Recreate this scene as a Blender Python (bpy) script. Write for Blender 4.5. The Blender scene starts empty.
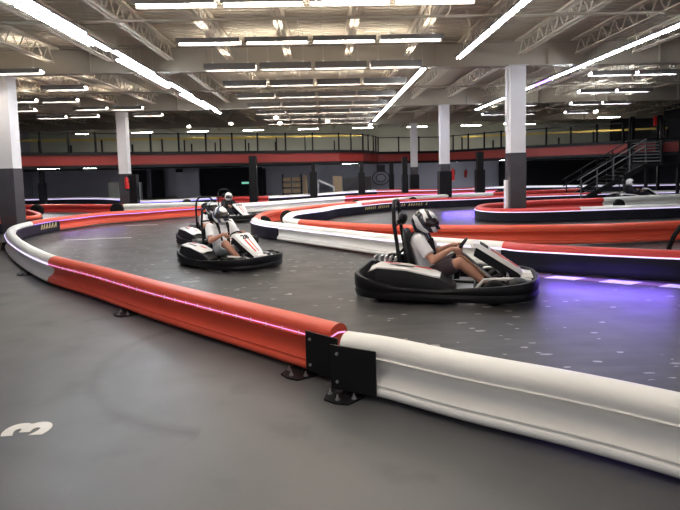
import bpy, bmesh, math, random
from mathutils import Vector, Matrix
random.seed(7)
C = bpy.context.scene.collection
SC = bpy.context.scene
PI = math.pi
# ------------------------------------------------------------ camera
F = 520.0; PX = 340.0; PY = 213.0
YAW = -math.atan(14.0 / F); PITCH = math.atan(40.9 / F); ROLL = -0.024
CAM = Vector((0, 0, 1.5))
ROT = Matrix.Rotation(YAW, 3, 'Z') @ Matrix.Rotation(PI / 2 - PITCH, 3, 'X') @ Matrix.Rotation(ROLL, 3, 'Z')
cd = bpy.data.cameras.new('camera'); cam = bpy.data.objects.new('camera', cd); C.objects.link(cam)
cam.matrix_world = Matrix.Translation(CAM) @ ROT.to_4x4()
cd.sensor_width = 36; cd.lens = F * 36 / 680; cd.shift_y = -(255 - PY) / 680; cd.clip_end = 200
SC.camera = cam
# ------------------------------------------------------------ world and exposure
w = bpy.data.worlds.new('world'); SC.world = w; w.use_nodes = True
w.node_tree.nodes['Background'].inputs[0].default_value = (0.95, 0.93, 1.0, 1)
w.node_tree.nodes['Background'].inputs[1].default_value = 0.24
SC.view_settings.view_transform = 'Standard'; SC.view_settings.look = 'None'
SC.view_settings.gamma = 1; SC.view_settings.use_curve_mapping = False
SC.view_settings.exposure = 1.28
TUBE_E = 37.0

def ray(px, py):
    return ROT @ Vector(((px - PX) / F, (PY - py) / F, -1))
def at(px, py, z):
    d = ray(px, py); t = (z - CAM.z) / d.z
    return CAM + d * t
def aty(px, py, Y):
    d = ray(px, py); return CAM + d * (Y / d.y)

# ------------------------------------------------------------ materials
def mat(name, col, rough=0.5, metal=0.0, var=0.06, scale=6.0, bump=0.0, emit=None, es=1.0, coat=0.0):
    m = bpy.data.materials.new(name); m.use_nodes = True; nt = m.node_tree; b = nt.nodes['Principled BSDF']
    b.inputs['Roughness'].default_value = rough; b.inputs['Metallic'].default_value = metal
    b.inputs['Coat Weight'].default_value = coat
    if max(col) < 0.03: b.inputs['Specular IOR Level'].default_value = 0.22
    if emit:
        b.inputs['Base Color'].default_value = (*col, 1)
        b.inputs['Emission Color'].default_value = (*emit, 1); b.inputs['Emission Strength'].default_value = es
        return m
    tc = nt.nodes.new('ShaderNodeTexCoord'); no = nt.nodes.new('ShaderNodeTexNoise')
    no.inputs['Scale'].default_value = scale; no.inputs['Detail'].default_value = 5
    nt.links.new(tc.outputs['Object'], no.inputs['Vector'])
    mx = nt.nodes.new('ShaderNodeMix'); mx.data_type = 'RGBA'
    mx.inputs['A'].default_value = (*[max(0, c * (1 - 2 * var)) for c in col], 1)
    mx.inputs['B'].default_value = (*[min(1, c * (1 + 2 * var)) for c in col], 1)
    nt.links.new(no.outputs['Fac'], mx.inputs['Factor']); nt.links.new(mx.outputs['Result'], b.inputs['Base Color'])
    if bump:
        bp = nt.nodes.new('ShaderNodeBump'); bp.inputs['Strength'].default_value = bump; bp.inputs['Distance'].default_value = 0.01
        nt.links.new(no.outputs['Fac'], bp.inputs['Height']); nt.links.new(bp.outputs['Normal'], b.inputs['Normal'])
    return m
M = {
 'orange': mat('orange plastic', (0.70, 0.095, 0.05), 0.42, var=0.05, scale=1.5),
 'red': mat('red plastic', (0.62, 0.055, 0.05), 0.42, var=0.05, scale=1.5),
 'white': mat('white plastic', (0.84, 0.83, 0.79), 0.38, var=0.04, scale=1.5),
 'belt': mat('black rubber belt', (0.012, 0.012, 0.020), 0.55, var=0.3, scale=2.5),
 'black': mat('black plastic', (0.007, 0.007, 0.009), 0.42, var=0.1),
 'blackmetal': mat('black metal', (0.008, 0.008, 0.009), 0.45, 0.0, 0.1),
 'rubber': mat('tyre rubber', (0.010, 0.010, 0.010), 0.8, var=0.2, scale=20),
 'steel': mat('steel', (0.55, 0.55, 0.56), 0.3, 0.9),
 'column': mat('white painted steel', (0.72, 0.70, 0.72), 0.45, var=0.03, scale=2),
 'colwrap': mat('dark grey painted wrap', (0.055, 0.052, 0.06), 0.25, var=0.2, scale=2),
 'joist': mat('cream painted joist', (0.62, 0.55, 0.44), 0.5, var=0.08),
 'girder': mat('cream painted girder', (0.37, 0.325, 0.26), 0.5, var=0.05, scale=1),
 'fascia': mat('red fascia', (0.27, 0.022, 0.016), 0.5, var=0.1, scale=1),
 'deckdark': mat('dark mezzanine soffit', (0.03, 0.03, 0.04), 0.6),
 'wallgrey': mat('grey wall paint', (0.40, 0.40, 0.48), 0.6, var=0.08, scale=0.6),
 'wallup': mat('pale upper wall paint', (0.62, 0.64, 0.55), 0.6, var=0.1, scale=0.5),
 'yellow': mat('yellow rail paint', (0.85, 0.66, 0.16), 0.5),
 'darkpanel': mat('black opening panel', (0.012, 0.012, 0.016), 0.8),  # black that stands in for dark openings under the gallery
 'cardboard': mat('cardboard', (0.42, 0.30, 0.19), 0.8),
 'kwhite': mat('white kart bodywork', (0.78, 0.77, 0.76), 0.3, coat=0.3),
 'kred': mat('red sticker', (0.62, 0.03, 0.03), 0.35),
 'skin': mat('skin', (0.50, 0.25, 0.17), 0.5, var=0.06),
 'shirtw': mat('white cotton', (0.75, 0.75, 0.78), 0.85, bump=0.2, scale=14),
 'shirtb': mat('black jacket', (0.02, 0.02, 0.026), 0.8, bump=0.2, scale=14),
 'shorts': mat('dark maroon grey cloth', (0.055, 0.035, 0.045), 0.85, bump=0.2, scale=14),
 'shortsl': mat('pale denim', (0.42, 0.46, 0.50), 0.85, bump=0.2, scale=14),
 'shoe': mat('black shoe', (0.02, 0.02, 0.022), 0.6),
 'shoew': mat('white shoe', (0.7, 0.7, 0.7), 0.6),
 'visor': mat('dark visor', (0.02, 0.012, 0.014), 0.08, coat=1.0),
 'railgrey': mat('worn grey rail', (0.09, 0.09, 0.095), 0.4, 0.3),
 'helmw': mat('white helmet shell', (0.8, 0.79, 0.80), 0.2, coat=0.6),
 'strap': mat('black webbing', (0.012, 0.012, 0.012), 0.7),
 'paint': mat('white floor paint', (0.78, 0.76, 0.72), 0.5, var=0.08, scale=9),
 'housing': mat('lamp housing', (0.16, 0.15, 0.14), 0.5),
 'extred': mat('extinguisher red', (0.6, 0.02, 0.02), 0.3),
 'gold': mat('faded yellow lettering', (0.55, 0.45, 0.22), 0.5),
 'tube': mat('lit tube', (1, 1, 1), emit=(1.0, 0.92, 0.81), es=TUBE_E),
 'tubecool': mat('lit cool tube', (1, 1, 1), emit=(0.86, 0.92, 1.0), es=TUBE_E),
 'tubeuv': mat('lit violet tube', (0.3, 0.1, 0.8), emit=(0.35, 0.12, 1.0), es=8),
 'led': mat('lavender led', (1, 1, 1), emit=(0.70, 0.60, 1.0), es=0.5),
 'ledblue': mat('blue led', (0.4, 0.4, 1), emit=(0.30, 0.22, 1.0), es=0.7),
 'ledpink': mat('pink led', (1, 0.5, 1), emit=(1.0, 0.35, 0.85), es=0.42),
 'soffitlamp': mat('lit soffit lamp', (1, 1, 1), emit=(0.95, 0.97, 1.0), es=40),
 'exit': mat('lit green sign', (0.2, 1, 0.6), emit=(0.3, 0.8, 0.6), es=0.25),
}
def helmet_mat(name, dark, seed):
    m = mat(name, (0.8, 0.79, 0.80), 0.22, coat=0.6); nt = m.node_tree; b = nt.nodes['Principled BSDF']
    tc = nt.nodes.new('ShaderNodeTexCoord'); mp = nt.nodes.new('ShaderNodeMapping')
    mp.inputs['Location'].default_value = (seed, 0.3, 0.1); mp.inputs['Rotation'].default_value = (0.3, 0.6, 0.2)
    wv = nt.nodes.new('ShaderNodeTexWave'); wv.inputs['Scale'].default_value = 3.1; wv.inputs['Distortion'].default_value = 3.5
    wv.inputs['Detail'].default_value = 0.6; wv.inputs['Detail Scale'].default_value = 2
    cr = nt.nodes.new('ShaderNodeValToRGB'); cr.color_ramp.interpolation = 'CONSTANT'
    cr.color_ramp.elements[0].color = (*dark, 1); cr.color_ramp.elements[1].position = 0.5; cr.color_ramp.elements[1].color = (0.78, 0.77, 0.8, 1)
    nt.links.new(tc.outputs['Object'], mp.inputs[0]); nt.links.new(mp.outputs[0], wv.inputs[0]); nt.links.new(wv.outputs['Fac'], cr.inputs[0])
    nt.links.new(cr.outputs[0], b.inputs['Base Color'])
    return m
M['helmbw'] = helmet_mat('black and white helmet shell', (0.02, 0.02, 0.035), 0.2)
M['helmblue'] = helmet_mat('blue grey and white helmet shell', (0.05, 0.07, 0.14), 1.1)

# ------------------------------------------------------------ mesh builder
class MB:
    def __init__(s): s.v = []; s.f = []; s.mi = []
    def add(s, vs, fs, mi=0):
        o = len(s.v); s.v += [Vector(v) for v in vs]
        for f in fs: s.f.append([i + o for i in f]); s.mi.append(mi)
    def hexa(s, p, mi=0):   # 4 bottom ccw, 4 top ccw
        s.add(p, [(3, 2, 1, 0), (4, 5, 6, 7), (0, 1, 5, 4), (1, 2, 6, 5), (2, 3, 7, 6), (3, 0, 4, 7)], mi)
    def box(s, x0, x1, y0, y1, z0, z1, mi=0):
        s.hexa([(x0, y0, z0), (x1, y0, z0), (x1, y1, z0), (x0, y1, z0), (x0, y0, z1), (x1, y0, z1), (x1, y1, z1), (x0, y1, z1)], mi)
    def bar(s, a, b, wd, h, mi=0):   # box beam between points
        a = Vector(a); b = Vector(b); d = (b - a).normalized()
        up = Vector((0, 0, 1)) if abs(d.z) < 0.95 else Vector((0, 1, 0))
        sd = d.cross(up).normalized() * wd / 2; u = sd.cross(d).normalized() * h / 2
        s.hexa([a - sd - u, a + sd - u, b + sd - u, b - sd - u, a - sd + u, a + sd + u, b + sd + u, b - sd + u], mi)
    def tube(s, pts, r, n=8, mi=0, closed=False):
        pts = [Vector(p) for p in pts]; R = r if isinstance(r, (list, tuple)) else [r] * len(pts)
        N = len(pts); vs = []; prev = None
        for i, p in enumerate(pts):
            a = pts[i - 1] if (i or closed) else p; b = pts[(i + 1) % N] if (i < N - 1 or closed) else p
            d = (b - a).normalized()
            if prev is None:
                up = Vector((0, 0, 1)) if abs(d.z) < 0.9 else Vector((1, 0, 0)); sd = d.cross(up).normalized()
            else:
                sd = (prev - d * prev.dot(d)).normalized()
            prev = sd; u = sd.cross(d)
            for k in range(n):
                t = 2 * PI * k / n; vs.append(p + (sd * math.cos(t) + u * math.sin(t)) * R[i])
        fs = []
        for i in range(N if closed else N - 1):
            j = (i + 1) % N
            for k in range(n):
                l = (k + 1) % n; fs.append((i * n + k, i * n + l, j * n + l, j * n + k))
        if not closed: fs += [tuple(range(n))[::-1], tuple((N - 1) * n + k for k in range(n))]
        s.add(vs, fs, mi)
    def lathe(s, prof, c, axis, n=24, mi=0, closed=False):  # prof (r, h)
        c = Vector(c); ax = Vector(axis).normalized(); up = Vector((0, 0, 1)) if abs(ax.z) < 0.9 else Vector((1, 0, 0))
        e1 = ax.cross(up).normalized(); e2 = ax.cross(e1); vs = []
        for r, h in prof:
            for k in range(n):
                t = 2 * PI * k / n; vs.append(c + ax * h + (e1 * math.cos(t) + e2 * math.sin(t)) * r)
        P = len(prof); fs = []
        for i in range(P if closed else P - 1):
            j = (i + 1) % P
            for k in range(n):
                l = (k + 1) % n; fs.append((i * n + k, i * n + l, j * n + l, j * n + k))
        if not closed:
            fs += [tuple(range(n))[::-1], tuple((P - 1) * n + k for k in range(n))]
        s.add(vs, fs, mi)
    def cyl(s, c, axis, r, h, n=12, mi=0): s.lathe([(r, -h / 2), (r, h / 2)], c, axis, n, mi)
    def ball(s, c, rx, ry=None, rz=None, n=14, m=9, mi=0, rot=None):
        ry = ry or rx; rz = rz or rx; c = Vector(c); vs = [c + (rot @ Vector((0, 0, rz)) if rot else Vector((0, 0, rz)))]; fs = []
        for i in range(1, m):
            a = PI * i / m
            for k in range(n):
                t = 2 * PI * k / n; p = Vector((rx * math.sin(a) * math.cos(t), ry * math.sin(a) * math.sin(t), rz * math.cos(a)))
                vs.append(c + (rot @ p if rot else p))
        p = Vector((0, 0, -rz)); vs.append(c + (rot @ p if rot else p)); L = len(vs) - 1
        for k in range(n): fs.append((0, 1 + k, 1 + (k + 1) % n)); fs.append((L, L - n + (k + 1) % n, L - n + k))
        for i in range(m - 2):
            for k in range(n):
                a = 1 + i * n + k; b = 1 + i * n + (k + 1) % n; fs.append((a, a + n, b + n, b))
        s.add(vs, fs, mi)
    def ovals(s, rings, n=16, mi=0):  # rings: (center, half width in y, half depth, tilt of depth dir)
        vs = []
        for c, ry, rd, dv in rings:
            c = Vector(c); dv = Vector(dv).normalized()
            for k in range(n):
                t = 2 * PI * k / n; vs.append(c + Vector((0, math.cos(t) * ry, 0)) + dv * math.sin(t) * rd)
        N = len(rings); fs = []
        for i in range(N - 1):
            for k in range(n):
                l = (k + 1) % n; fs.append((i * n + k, i * n + l, (i + 1) * n + l, (i + 1) * n + k))
        fs += [tuple(range(n))[::-1], tuple((N - 1) * n + k for k in range(n))]
        s.add(vs, fs, mi)
    def prism(s, poly, axis_pts, mi=0):  # extrude polygon of 3D points by vector
        d = Vector(axis_pts); n = len(poly); p = [Vector(q) for q in poly]
        s.add(p + [q + d for q in p], [tuple(range(n))[::-1], tuple(range(n, 2 * n))] + [(i, (i + 1) % n, n + (i + 1) % n, n + i) for i in range(n)], mi)
    def mesh(s, name, mats, smooth=True, ang=35):
        me = bpy.data.meshes.new(name); me.from_pydata([tuple(v) for v in s.v], [], s.f)
        for m in (mats if isinstance(mats, (list, tuple)) else [mats]): me.materials.append(M[m] if isinstance(m, str) else m)
        bm = bmesh.new(); bm.from_mesh(me); bmesh.ops.recalc_face_normals(bm, faces=bm.faces)
        for i, f in enumerate(bm.faces): f.smooth = smooth
        if smooth:
            for e in bm.edges:
                if len(e.link_faces) == 2 and e.calc_face_angle(0) > math.radians(ang): e.smooth = False
        bm.to_mesh(me); bm.free()
        for i, p in enumerate(me.polygons): p.material_index = s.mi[i]
        return me
    def obj(s, name, mats, parent=None, smooth=True, ang=35):
        o = bpy.data.objects.new(name, s.mesh(name, mats, smooth, ang)); C.objects.link(o); o.parent = parent
        return o
def tag(o, label, cat, group=None, kind=None):
    o['label'] = label; o['category'] = cat
    if group: o['group'] = group
    if kind: o['kind'] = kind
    return o
def struct(o): o['kind'] = 'structure'; return o
def thing(name, label, cat, loc=(0, 0, 0), rz=0, group=None, sc=1):
    o = bpy.data.objects.new(name, None); C.objects.link(o); o.location = loc; o.rotation_euler = (0, 0, rz); o.scale = (sc, sc, sc)
    o.empty_display_size = 0.1
    return tag(o, label, cat, group)
KIDS = {}
def dup(root, loc, rz=0, label=None, group=None):
    r = root.copy(); C.objects.link(r); r.location = loc; r.rotation_euler = (0, 0, rz)
    if label: r['label'] = label
    if group: r['group'] = group
    def rec(a, b):
        for ch in list(a.children):
            c = ch.copy(); C.objects.link(c); c.parent = b; rec(ch, c)
    rec(root, r)
    return r
ORD = ['first', 'second', 'third', 'fourth', 'fifth', 'sixth', 'seventh', 'eighth', 'ninth', 'tenth', 'eleventh', 'twelfth', 'thirteenth', 'fourteenth', 'fifteenth', 'sixteenth', 'seventeenth', 'eighteenth']

# ------------------------------------------------------------ barrier crest paths (world points of the rail tops)
H = 0.40
def crest(lst): return [Vector((p.x, p.y)) for p in (at(x, y, H) for x, y in lst)]
def spline(P, per=8):
    out = []; idx = []
    for i in range(len(P) - 1):
        p0 = P[i - 1] if i else P[0] * 2 - P[1]; p1 = P[i]; p2 = P[i + 1]; p3 = P[i + 2] if i + 2 < len(P) else P[-1] * 2 - P[-2]
        # centripetal-ish parametrisation keeps tight bends clean
        def tj(t, a, b): return t + max(1e-4, (b - a).length) ** 0.5
        t0 = 0; t1 = tj(t0, p0, p1); t2 = tj(t1, p1, p2); t3 = tj(t2, p2, p3)
        idx.append(len(out))
        for k in range(per):
            t = t1 + (t2 - t1) * k / per
            A1 = p0 * ((t1 - t) / (t1 - t0)) + p1 * ((t - t0) / (t1 - t0)); A2 = p1 * ((t2 - t) / (t2 - t1)) + p2 * ((t - t1) / (t2 - t1)); A3 = p2 * ((t3 - t) / (t3 - t2)) + p3 * ((t - t2) / (t3 - t2))
            B1 = A1 * ((t2 - t) / (t2 - t0)) + A2 * ((t - t0) / (t2 - t0)); B2 = A2 * ((t3 - t) / (t3 - t1)) + A3 * ((t - t1) / (t3 - t1))
            out.append(B1 * ((t2 - t) / (t2 - t1)) + B2 * ((t - t1) / (t2 - t1)))
    idx.append(len(out)); out.append(P[-1]); return out, idx

# ------------------------------------------------------------ floor
def floor_material():
    m = bpy.data.materials.new('painted concrete track'); m.use_nodes = True; nt = m.node_tree; L = nt.links; N = nt.nodes; b = N['Principled BSDF']
    tc = N.new('ShaderNodeTexCoord')
    def noise(sc, det=6, vec=None, dist=0):
        n = N.new('ShaderNodeTexNoise'); n.inputs['Scale'].default_value = sc; n.inputs['Detail'].default_value = det; n.inputs['Distortion'].default_value = dist
        L.new(vec or tc.outputs['Object'], n.inputs['Vector']); return n
    def math_(op, a, bb=None, clamp=False):
        n = N.new('ShaderNodeMath'); n.operation = op; n.use_clamp = clamp
        for i, x in enumerate((a, bb)):
            if x is None: continue
            if isinstance(x, (int, float)): n.inputs[i].default_value = x
            else: L.new(x, n.inputs[i])
        return n.outputs[0]
    def mix(f, a, bb):
        n = N.new('ShaderNodeMix'); n.data_type = 'RGBA'
        if isinstance(f, (int, float)): n.inputs['Factor'].default_value = f
        else: L.new(f, n.inputs['Factor'])
        for k, x in (('A', a), ('B', bb)):
            if isinstance(x, tuple): n.inputs[k].default_value = (*x, 1)
            else: L.new(x, n.inputs[k])
        return n.outputs['Result']
    def ramp(v, a, bb):
        n = N.new('ShaderNodeMapRange'); L.new(v, n.inputs['Value']); n.inputs['From Min'].default_value = a; n.inputs['From Max'].default_value = bb; return n.outputs[0]
    big = noise(0.5, 6, dist=0.6); mid = noise(2.3, 8); fine = noise(60, 4)
    # streaks along the driving direction
    mp = N.new('ShaderNodeMapping'); L.new(tc.outputs['Object'], mp.inputs[0]); mp.inputs['Rotation'].default_value = (0, 0, 0.35); mp.inputs['Scale'].default_value = (1.2, 7, 1)
    st = noise(1.0, 6, mp.outputs[0], 0.4)
    # side of the near barrier line
    a = at(680, 394, H); c = at(200, 291, H); d = (c - a); nx, ny = -d.y, d.x; ln = math.hypot(nx, ny); nx /= ln; ny /= ln
    if nx * (0 - a.x) + ny * (20 - a.y) < 0: nx, ny = -nx, -ny
    sx = N.new('ShaderNodeSeparateXYZ'); L.new(tc.outputs['Object'], sx.inputs[0])
    dist = math_('ADD', math_('MULTIPLY', sx.outputs[0], nx), math_('ADD', math_('MULTIPLY', sx.outputs[1], ny), -(nx * a.x + ny * a.y)))
    trk = ramp(dist, -0.1, 0.1)
    near = mix(ramp(big.outputs['Fac'], 0.35, 0.65), (0.070, 0.073, 0.079), (0.102, 0.101, 0.101))
    near = mix(ramp(mid.outputs['Fac'], 0.58, 0.75), near, (0.062, 0.063, 0.066))
    tr = mix(ramp(st.outputs['Fac'], 0.36, 0.66), (0.021, 0.021, 0.023), (0.054, 0.051, 0.050))
    tr = mix(ramp(big.outputs['Fac'], 0.45, 0.62), tr, mix(0.5, tr, (0.074, 0.070, 0.068)))
    # pale chips of worn paint, stretched
    mp2 = N.new('ShaderNodeMapping'); L.new(tc.outputs['Object'], mp2.inputs[0]); mp2.inputs['Scale'].default_value = (4.5, 11, 1); mp2.inputs['Rotation'].default_value = (0, 0, -0.3)
    vo = N.new('ShaderNodeTexVoronoi'); vo.inputs['Scale'].default_value = 0.9; L.new(mp2.outputs[0], vo.inputs['Vector'])
    nz = noise(7, 5)
    chip = math_('LESS_THAN', math_('ADD', vo.outputs['Distance'], math_('MULTIPLY', nz.outputs['Fac'], 0.9)), 0.575)
    patch = noise(0.8, 3)
    chip = math_('MULTIPLY', chip, math_('GREATER_THAN', patch.outputs['Fac'], 0.43))
    tr = mix(math_('MULTIPLY', chip, 0.75), tr, (0.42, 0.41, 0.38))
    def scuff(base, px3, wd, dark):
        A, B, D = [at(x, y, 0) for x, y in px3]; ax, ay, bx, by, cx, cy = A.x, A.y, B.x, B.y, D.x, D.y
        dd = 2 * (ax * (by - cy) + bx * (cy - ay) + cx * (ay - by))
        ux = ((ax*ax+ay*ay)*(by-cy)+(bx*bx+by*by)*(cy-ay)+(cx*cx+cy*cy)*(ay-by))/dd; uy = ((ax*ax+ay*ay)*(cx-bx)+(bx*bx+by*by)*(ax-cx)+(cx*cx+cy*cy)*(bx-ax))/dd
        r = math.hypot(ax - ux, ay - uy)
        ex = math_('ADD', sx.outputs[0], -ux); ey = math_('ADD', sx.outputs[1], -uy)
        rr = math_('SQRT', math_('ADD', math_('MULTIPLY', ex, ex), math_('MULTIPLY', ey, ey)))
        band = math_('SUBTRACT', 1.0, math_('DIVIDE', math_('ABSOLUTE', math_('ADD', rr, -r)), wd), True)
        ang = math_('LESS_THAN', math_('ABSOLUTE', math_('ADD', sx.outputs[0], -(bx + 0.25))), 0.75)
        f = math_('MULTIPLY', math_('MULTIPLY', band, ang), math_('MULTIPLY', mid.outputs['Fac'], 1.1))
        return mix(f, base, dark)
    near = scuff(near, [(150, 337), (95, 378), (118, 415)], 0.09, (0.035, 0.034, 0.034))
    col = mix(trk, near, tr)
    L.new(col, b.inputs['Base Color'])
    rg = N.new('ShaderNodeMapRange'); L.new(mid.outputs['Fac'], rg.inputs['Value']); rg.inputs['To Min'].default_value = 0.30; rg.inputs['To Max'].default_value = 0.52
    L.new(rg.outputs[0], b.inputs['Roughness'])
    bp = N.new('ShaderNodeBump'); bp.inputs['Strength'].default_value = 0.25; bp.inputs['Distance'].default_value = 0.004
    L.new(mix(0.5, mid.outputs['Fac'], fine.outputs['Fac']), bp.inputs['Height']); L.new(bp.outputs['Normal'], b.inputs['Normal'])
    return m
X0, X1, YB = -21.0, 21.0, 38.0
DECKZ = 5.1
b_ = MB(); b_.box(X0, X1, -4, YB, -0.1, 0); struct(b_.obj('floor', floor_material(), smooth=False))
# roof deck: ribbed sheet
def ribbed(name, col):
    m = mat(name, col, 0.5, var=0.07, scale=0.7); nt = m.node_tree; tc = nt.nodes.new('ShaderNodeTexCoord')
    wv = nt.nodes.new('ShaderNodeTexWave'); wv.bands_direction = 'Y'; wv.inputs['Scale'].default_value = 1.55
    bp = nt.nodes.new('ShaderNodeBump'); bp.inputs['Strength'].default_value = 1.0; bp.inputs['Distance'].default_value = 0.05
    nt.links.new(tc.outputs['Object'], wv.inputs[0]); nt.links.new(wv.outputs['Fac'], bp.inputs['Height'])
    nt.links.new(bp.outputs['Normal'], nt.nodes['Principled BSDF'].inputs['Normal']); return m
b_ = MB(); b_.box(X0, X1, -4, YB, DECKZ, DECKZ + 0.1); struct(b_.obj('ceiling', ribbed('ribbed roof deck', (0.52, 0.455, 0.355)), smooth=False))
b_ = MB(); b_.box(X0, X1, YB, YB + 0.2, 0, 2.3); struct(b_.obj('wall_back', 'wallgrey', smooth=False))
b_ = MB(); b_.box(X0, X1, YB, YB + 0.2, 2.3, DECKZ); struct(b_.obj('wall_back_upper', 'wallup', smooth=False))
b_ = MB(); b_.box(X0 - 0.2, X0, -4, YB, 0, DECKZ); struct(b_.obj('wall_left', 'wallgrey', smooth=False))
b_ = MB(); b_.box(X1, X1 + 0.2, -4, YB, 0, DECKZ); struct(b_.obj('wall_right', 'deckdark', smooth=False))

# ------------------------------------------------------------ girders, columns, joists
GZ0, GZ1 = 4.40, 5.0
ROWS = [14.9, 23.4, 31.9]
BAYS = [6.4] + ROWS + [YB]
for i, y in enumerate([6.4] + ROWS):
    if i == 0: continue
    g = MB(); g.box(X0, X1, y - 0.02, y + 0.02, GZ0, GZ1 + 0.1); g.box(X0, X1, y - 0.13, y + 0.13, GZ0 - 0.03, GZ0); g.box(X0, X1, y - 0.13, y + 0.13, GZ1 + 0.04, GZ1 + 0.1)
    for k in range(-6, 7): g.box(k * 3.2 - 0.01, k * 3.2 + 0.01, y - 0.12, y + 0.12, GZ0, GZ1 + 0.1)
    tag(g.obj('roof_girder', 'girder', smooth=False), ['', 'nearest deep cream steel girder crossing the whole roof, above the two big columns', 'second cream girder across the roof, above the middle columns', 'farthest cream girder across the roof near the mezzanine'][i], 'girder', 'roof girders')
cols = [(10.5, 0, 'white steel column with dark lower wrap at the left edge of the hall', 1.82),
        (515.5, 0, 'white steel column with dark lower wrap rising inside the red hairpin barrier', 1.93),
        (125.5, 1, 'white steel column behind the long red barrier, carrying a fire extinguisher', 1.65),
        (444.5, 1, 'slim white column with black padded foot before the right mezzanine', 1.75),
        (414.3, 2, 'farthest white column standing just before the mezzanine corner', 1.70)]
for px, r, lab, brk in cols:
    Y = ROWS[r]; p = aty(px, 180, Y); x = p.x; hw = [0.215, 0.2, 0.19][r]
    t = thing('steel_column', lab, 'column', (x, Y, 0))
    c = MB(); c.box(-hw, hw, -hw, hw, brk, GZ0 - 0.05); c.box(-hw - 0.05, hw + 0.05, -hw - 0.05, hw + 0.05, GZ0 - 0.05, GZ0 - 0.03)
    c.obj('shaft', 'column', t, smooth=False)
    c = MB(); c.box(-hw - 0.012, hw + 0.012, -hw - 0.012, hw + 0.012, 0, brk); c.obj('lower_wrap', 'colwrap', t, smooth=False)
    if r == 0 and px > 300:
        c = MB(); c.box(-hw - 0.07, -hw, -0.05, 0.16, 0, 1.15); c.box(-hw - 0.05, -hw, -0.05, 0.12, 2.55, 4.3); c.obj('conduit_box', 'column', t, smooth=False)
    if r >= 1 and px > 300:
        c = MB(); c.box(-hw - 0.07, hw + 0.07, -hw - 0.07, hw + 0.07, 0, 1.42 if r == 1 else 1.25); c.obj('foot_padding', 'black', t, smooth=False)
    if px > 120 and px < 130:
        c = MB(); c.box(hw, hw + 0.3, -0.1, 0.25, 0, 1.6); c.obj('side_padding', 'black', t, smooth=False)
# fire extinguishers
def extinguisher(loc, label, rz=0):
    t = thing('fire_extinguisher', label, 'fire extinguisher', loc, rz)
    e = MB(); e.lathe([(0.0, 0), (0.085, 0.0), (0.09, 0.03), (0.09, 0.42), (0.05, 0.5), (0.02, 0.53), (0.0, 0.53)], (0, 0, 0), (0, 0, 1), 16); e.obj('cylinder_body', 'extred', t)
    e = MB(); e.box(-0.02, 0.02, -0.08, 0.02, 0.52, 0.57); e.tube([(0.02, -0.03, 0.53), (0.09, -0.06, 0.45), (0.1, -0.05, 0.25)], 0.012); e.obj('valve', 'black', t)
    return t
p = aty(126.5, 180, ROWS[1] - 0.34); extinguisher((p.x, ROWS[1] - 0.31, 1.0), 'red fire extinguisher hung on the column behind the long red barrier')
p = aty(449, 180, ROWS[1]); extinguisher((p.x + 0.14, ROWS[1] - 0.1, 1.0), 'red fire extinguisher beside the black padded foot of the slim column')

def joist(length):
    t = thing('roof_joist', '', 'joist')
    a = MB(); a.box(-0.10, -0.015, 0, length, 0.40, 0.45); a.box(0.015, 0.10, 0, length, 0.40, 0.45); a.obj('top_chord', 'joist', t, smooth=False)
    a = MB(); a.box(-0.09, -0.015, 0.25, length - 0.25, 0, 0.03); a.box(0.015, 0.09, 0.25, length - 0.25, 0, 0.03); a.obj('bottom_chord', 'joist', t, smooth=False)
    a = MB(); n = int(length / 0.28); pts = []
    for k in range(n + 1): pts.append((0, 0.1 + (length - 0.2) * k / n, 0.42 if k % 2 == 0 else 0.02))
    for q in range(n): a.bar(pts[q], pts[q + 1], 0.022, 0.022)
    a.obj('web', 'joist', t, smooth=False)
    return t
first = {}
for bi in range(4):
    y0, y1 = BAYS[bi] + 0.14, BAYS[bi + 1] - 0.14; half = (12, 15, 20, 20)[bi]; jt = joist(y1 - y0); used = False
    for k in range(-13, 14):
        x = -0.9 + 1.6 * k
        if abs(x) > half: continue
        lab = '%s white open-web roof joist %s of the hall middle, %s' % (ORD[k - 1] if k > 0 else ORD[-k], 'right' if k > 0 else 'left', ('in the nearest roof bay', 'between first and second girders', 'between second and third girders', 'above the gallery')[bi])
        if not used: jt.location = (x, y0, 4.62); jt['label'] = lab; jt['group'] = 'roof joists of bay ' + ORD[bi]; used = True
        else: dup(jt, (x, y0, 4.62), 0, lab)
# sprinkler pipes
for i, (y, z, lab) in enumerate([(10.6, 4.56, 'thin grey sprinkler pipe crossing the nearest roof bay'), (19.4, 4.56, 'thin grey sprinkler pipe crossing the second roof bay'), (27.5, 4.56, 'thin grey sprinkler pipe crossing the third roof bay')]):
    a = MB(); a.tube([(X0, y, z), (X1, y, z)], 0.03)
    t = a.obj('sprinkler_pipe', 'girder'); tag(t, lab, 'pipe', 'sprinkler pipes')

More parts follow.
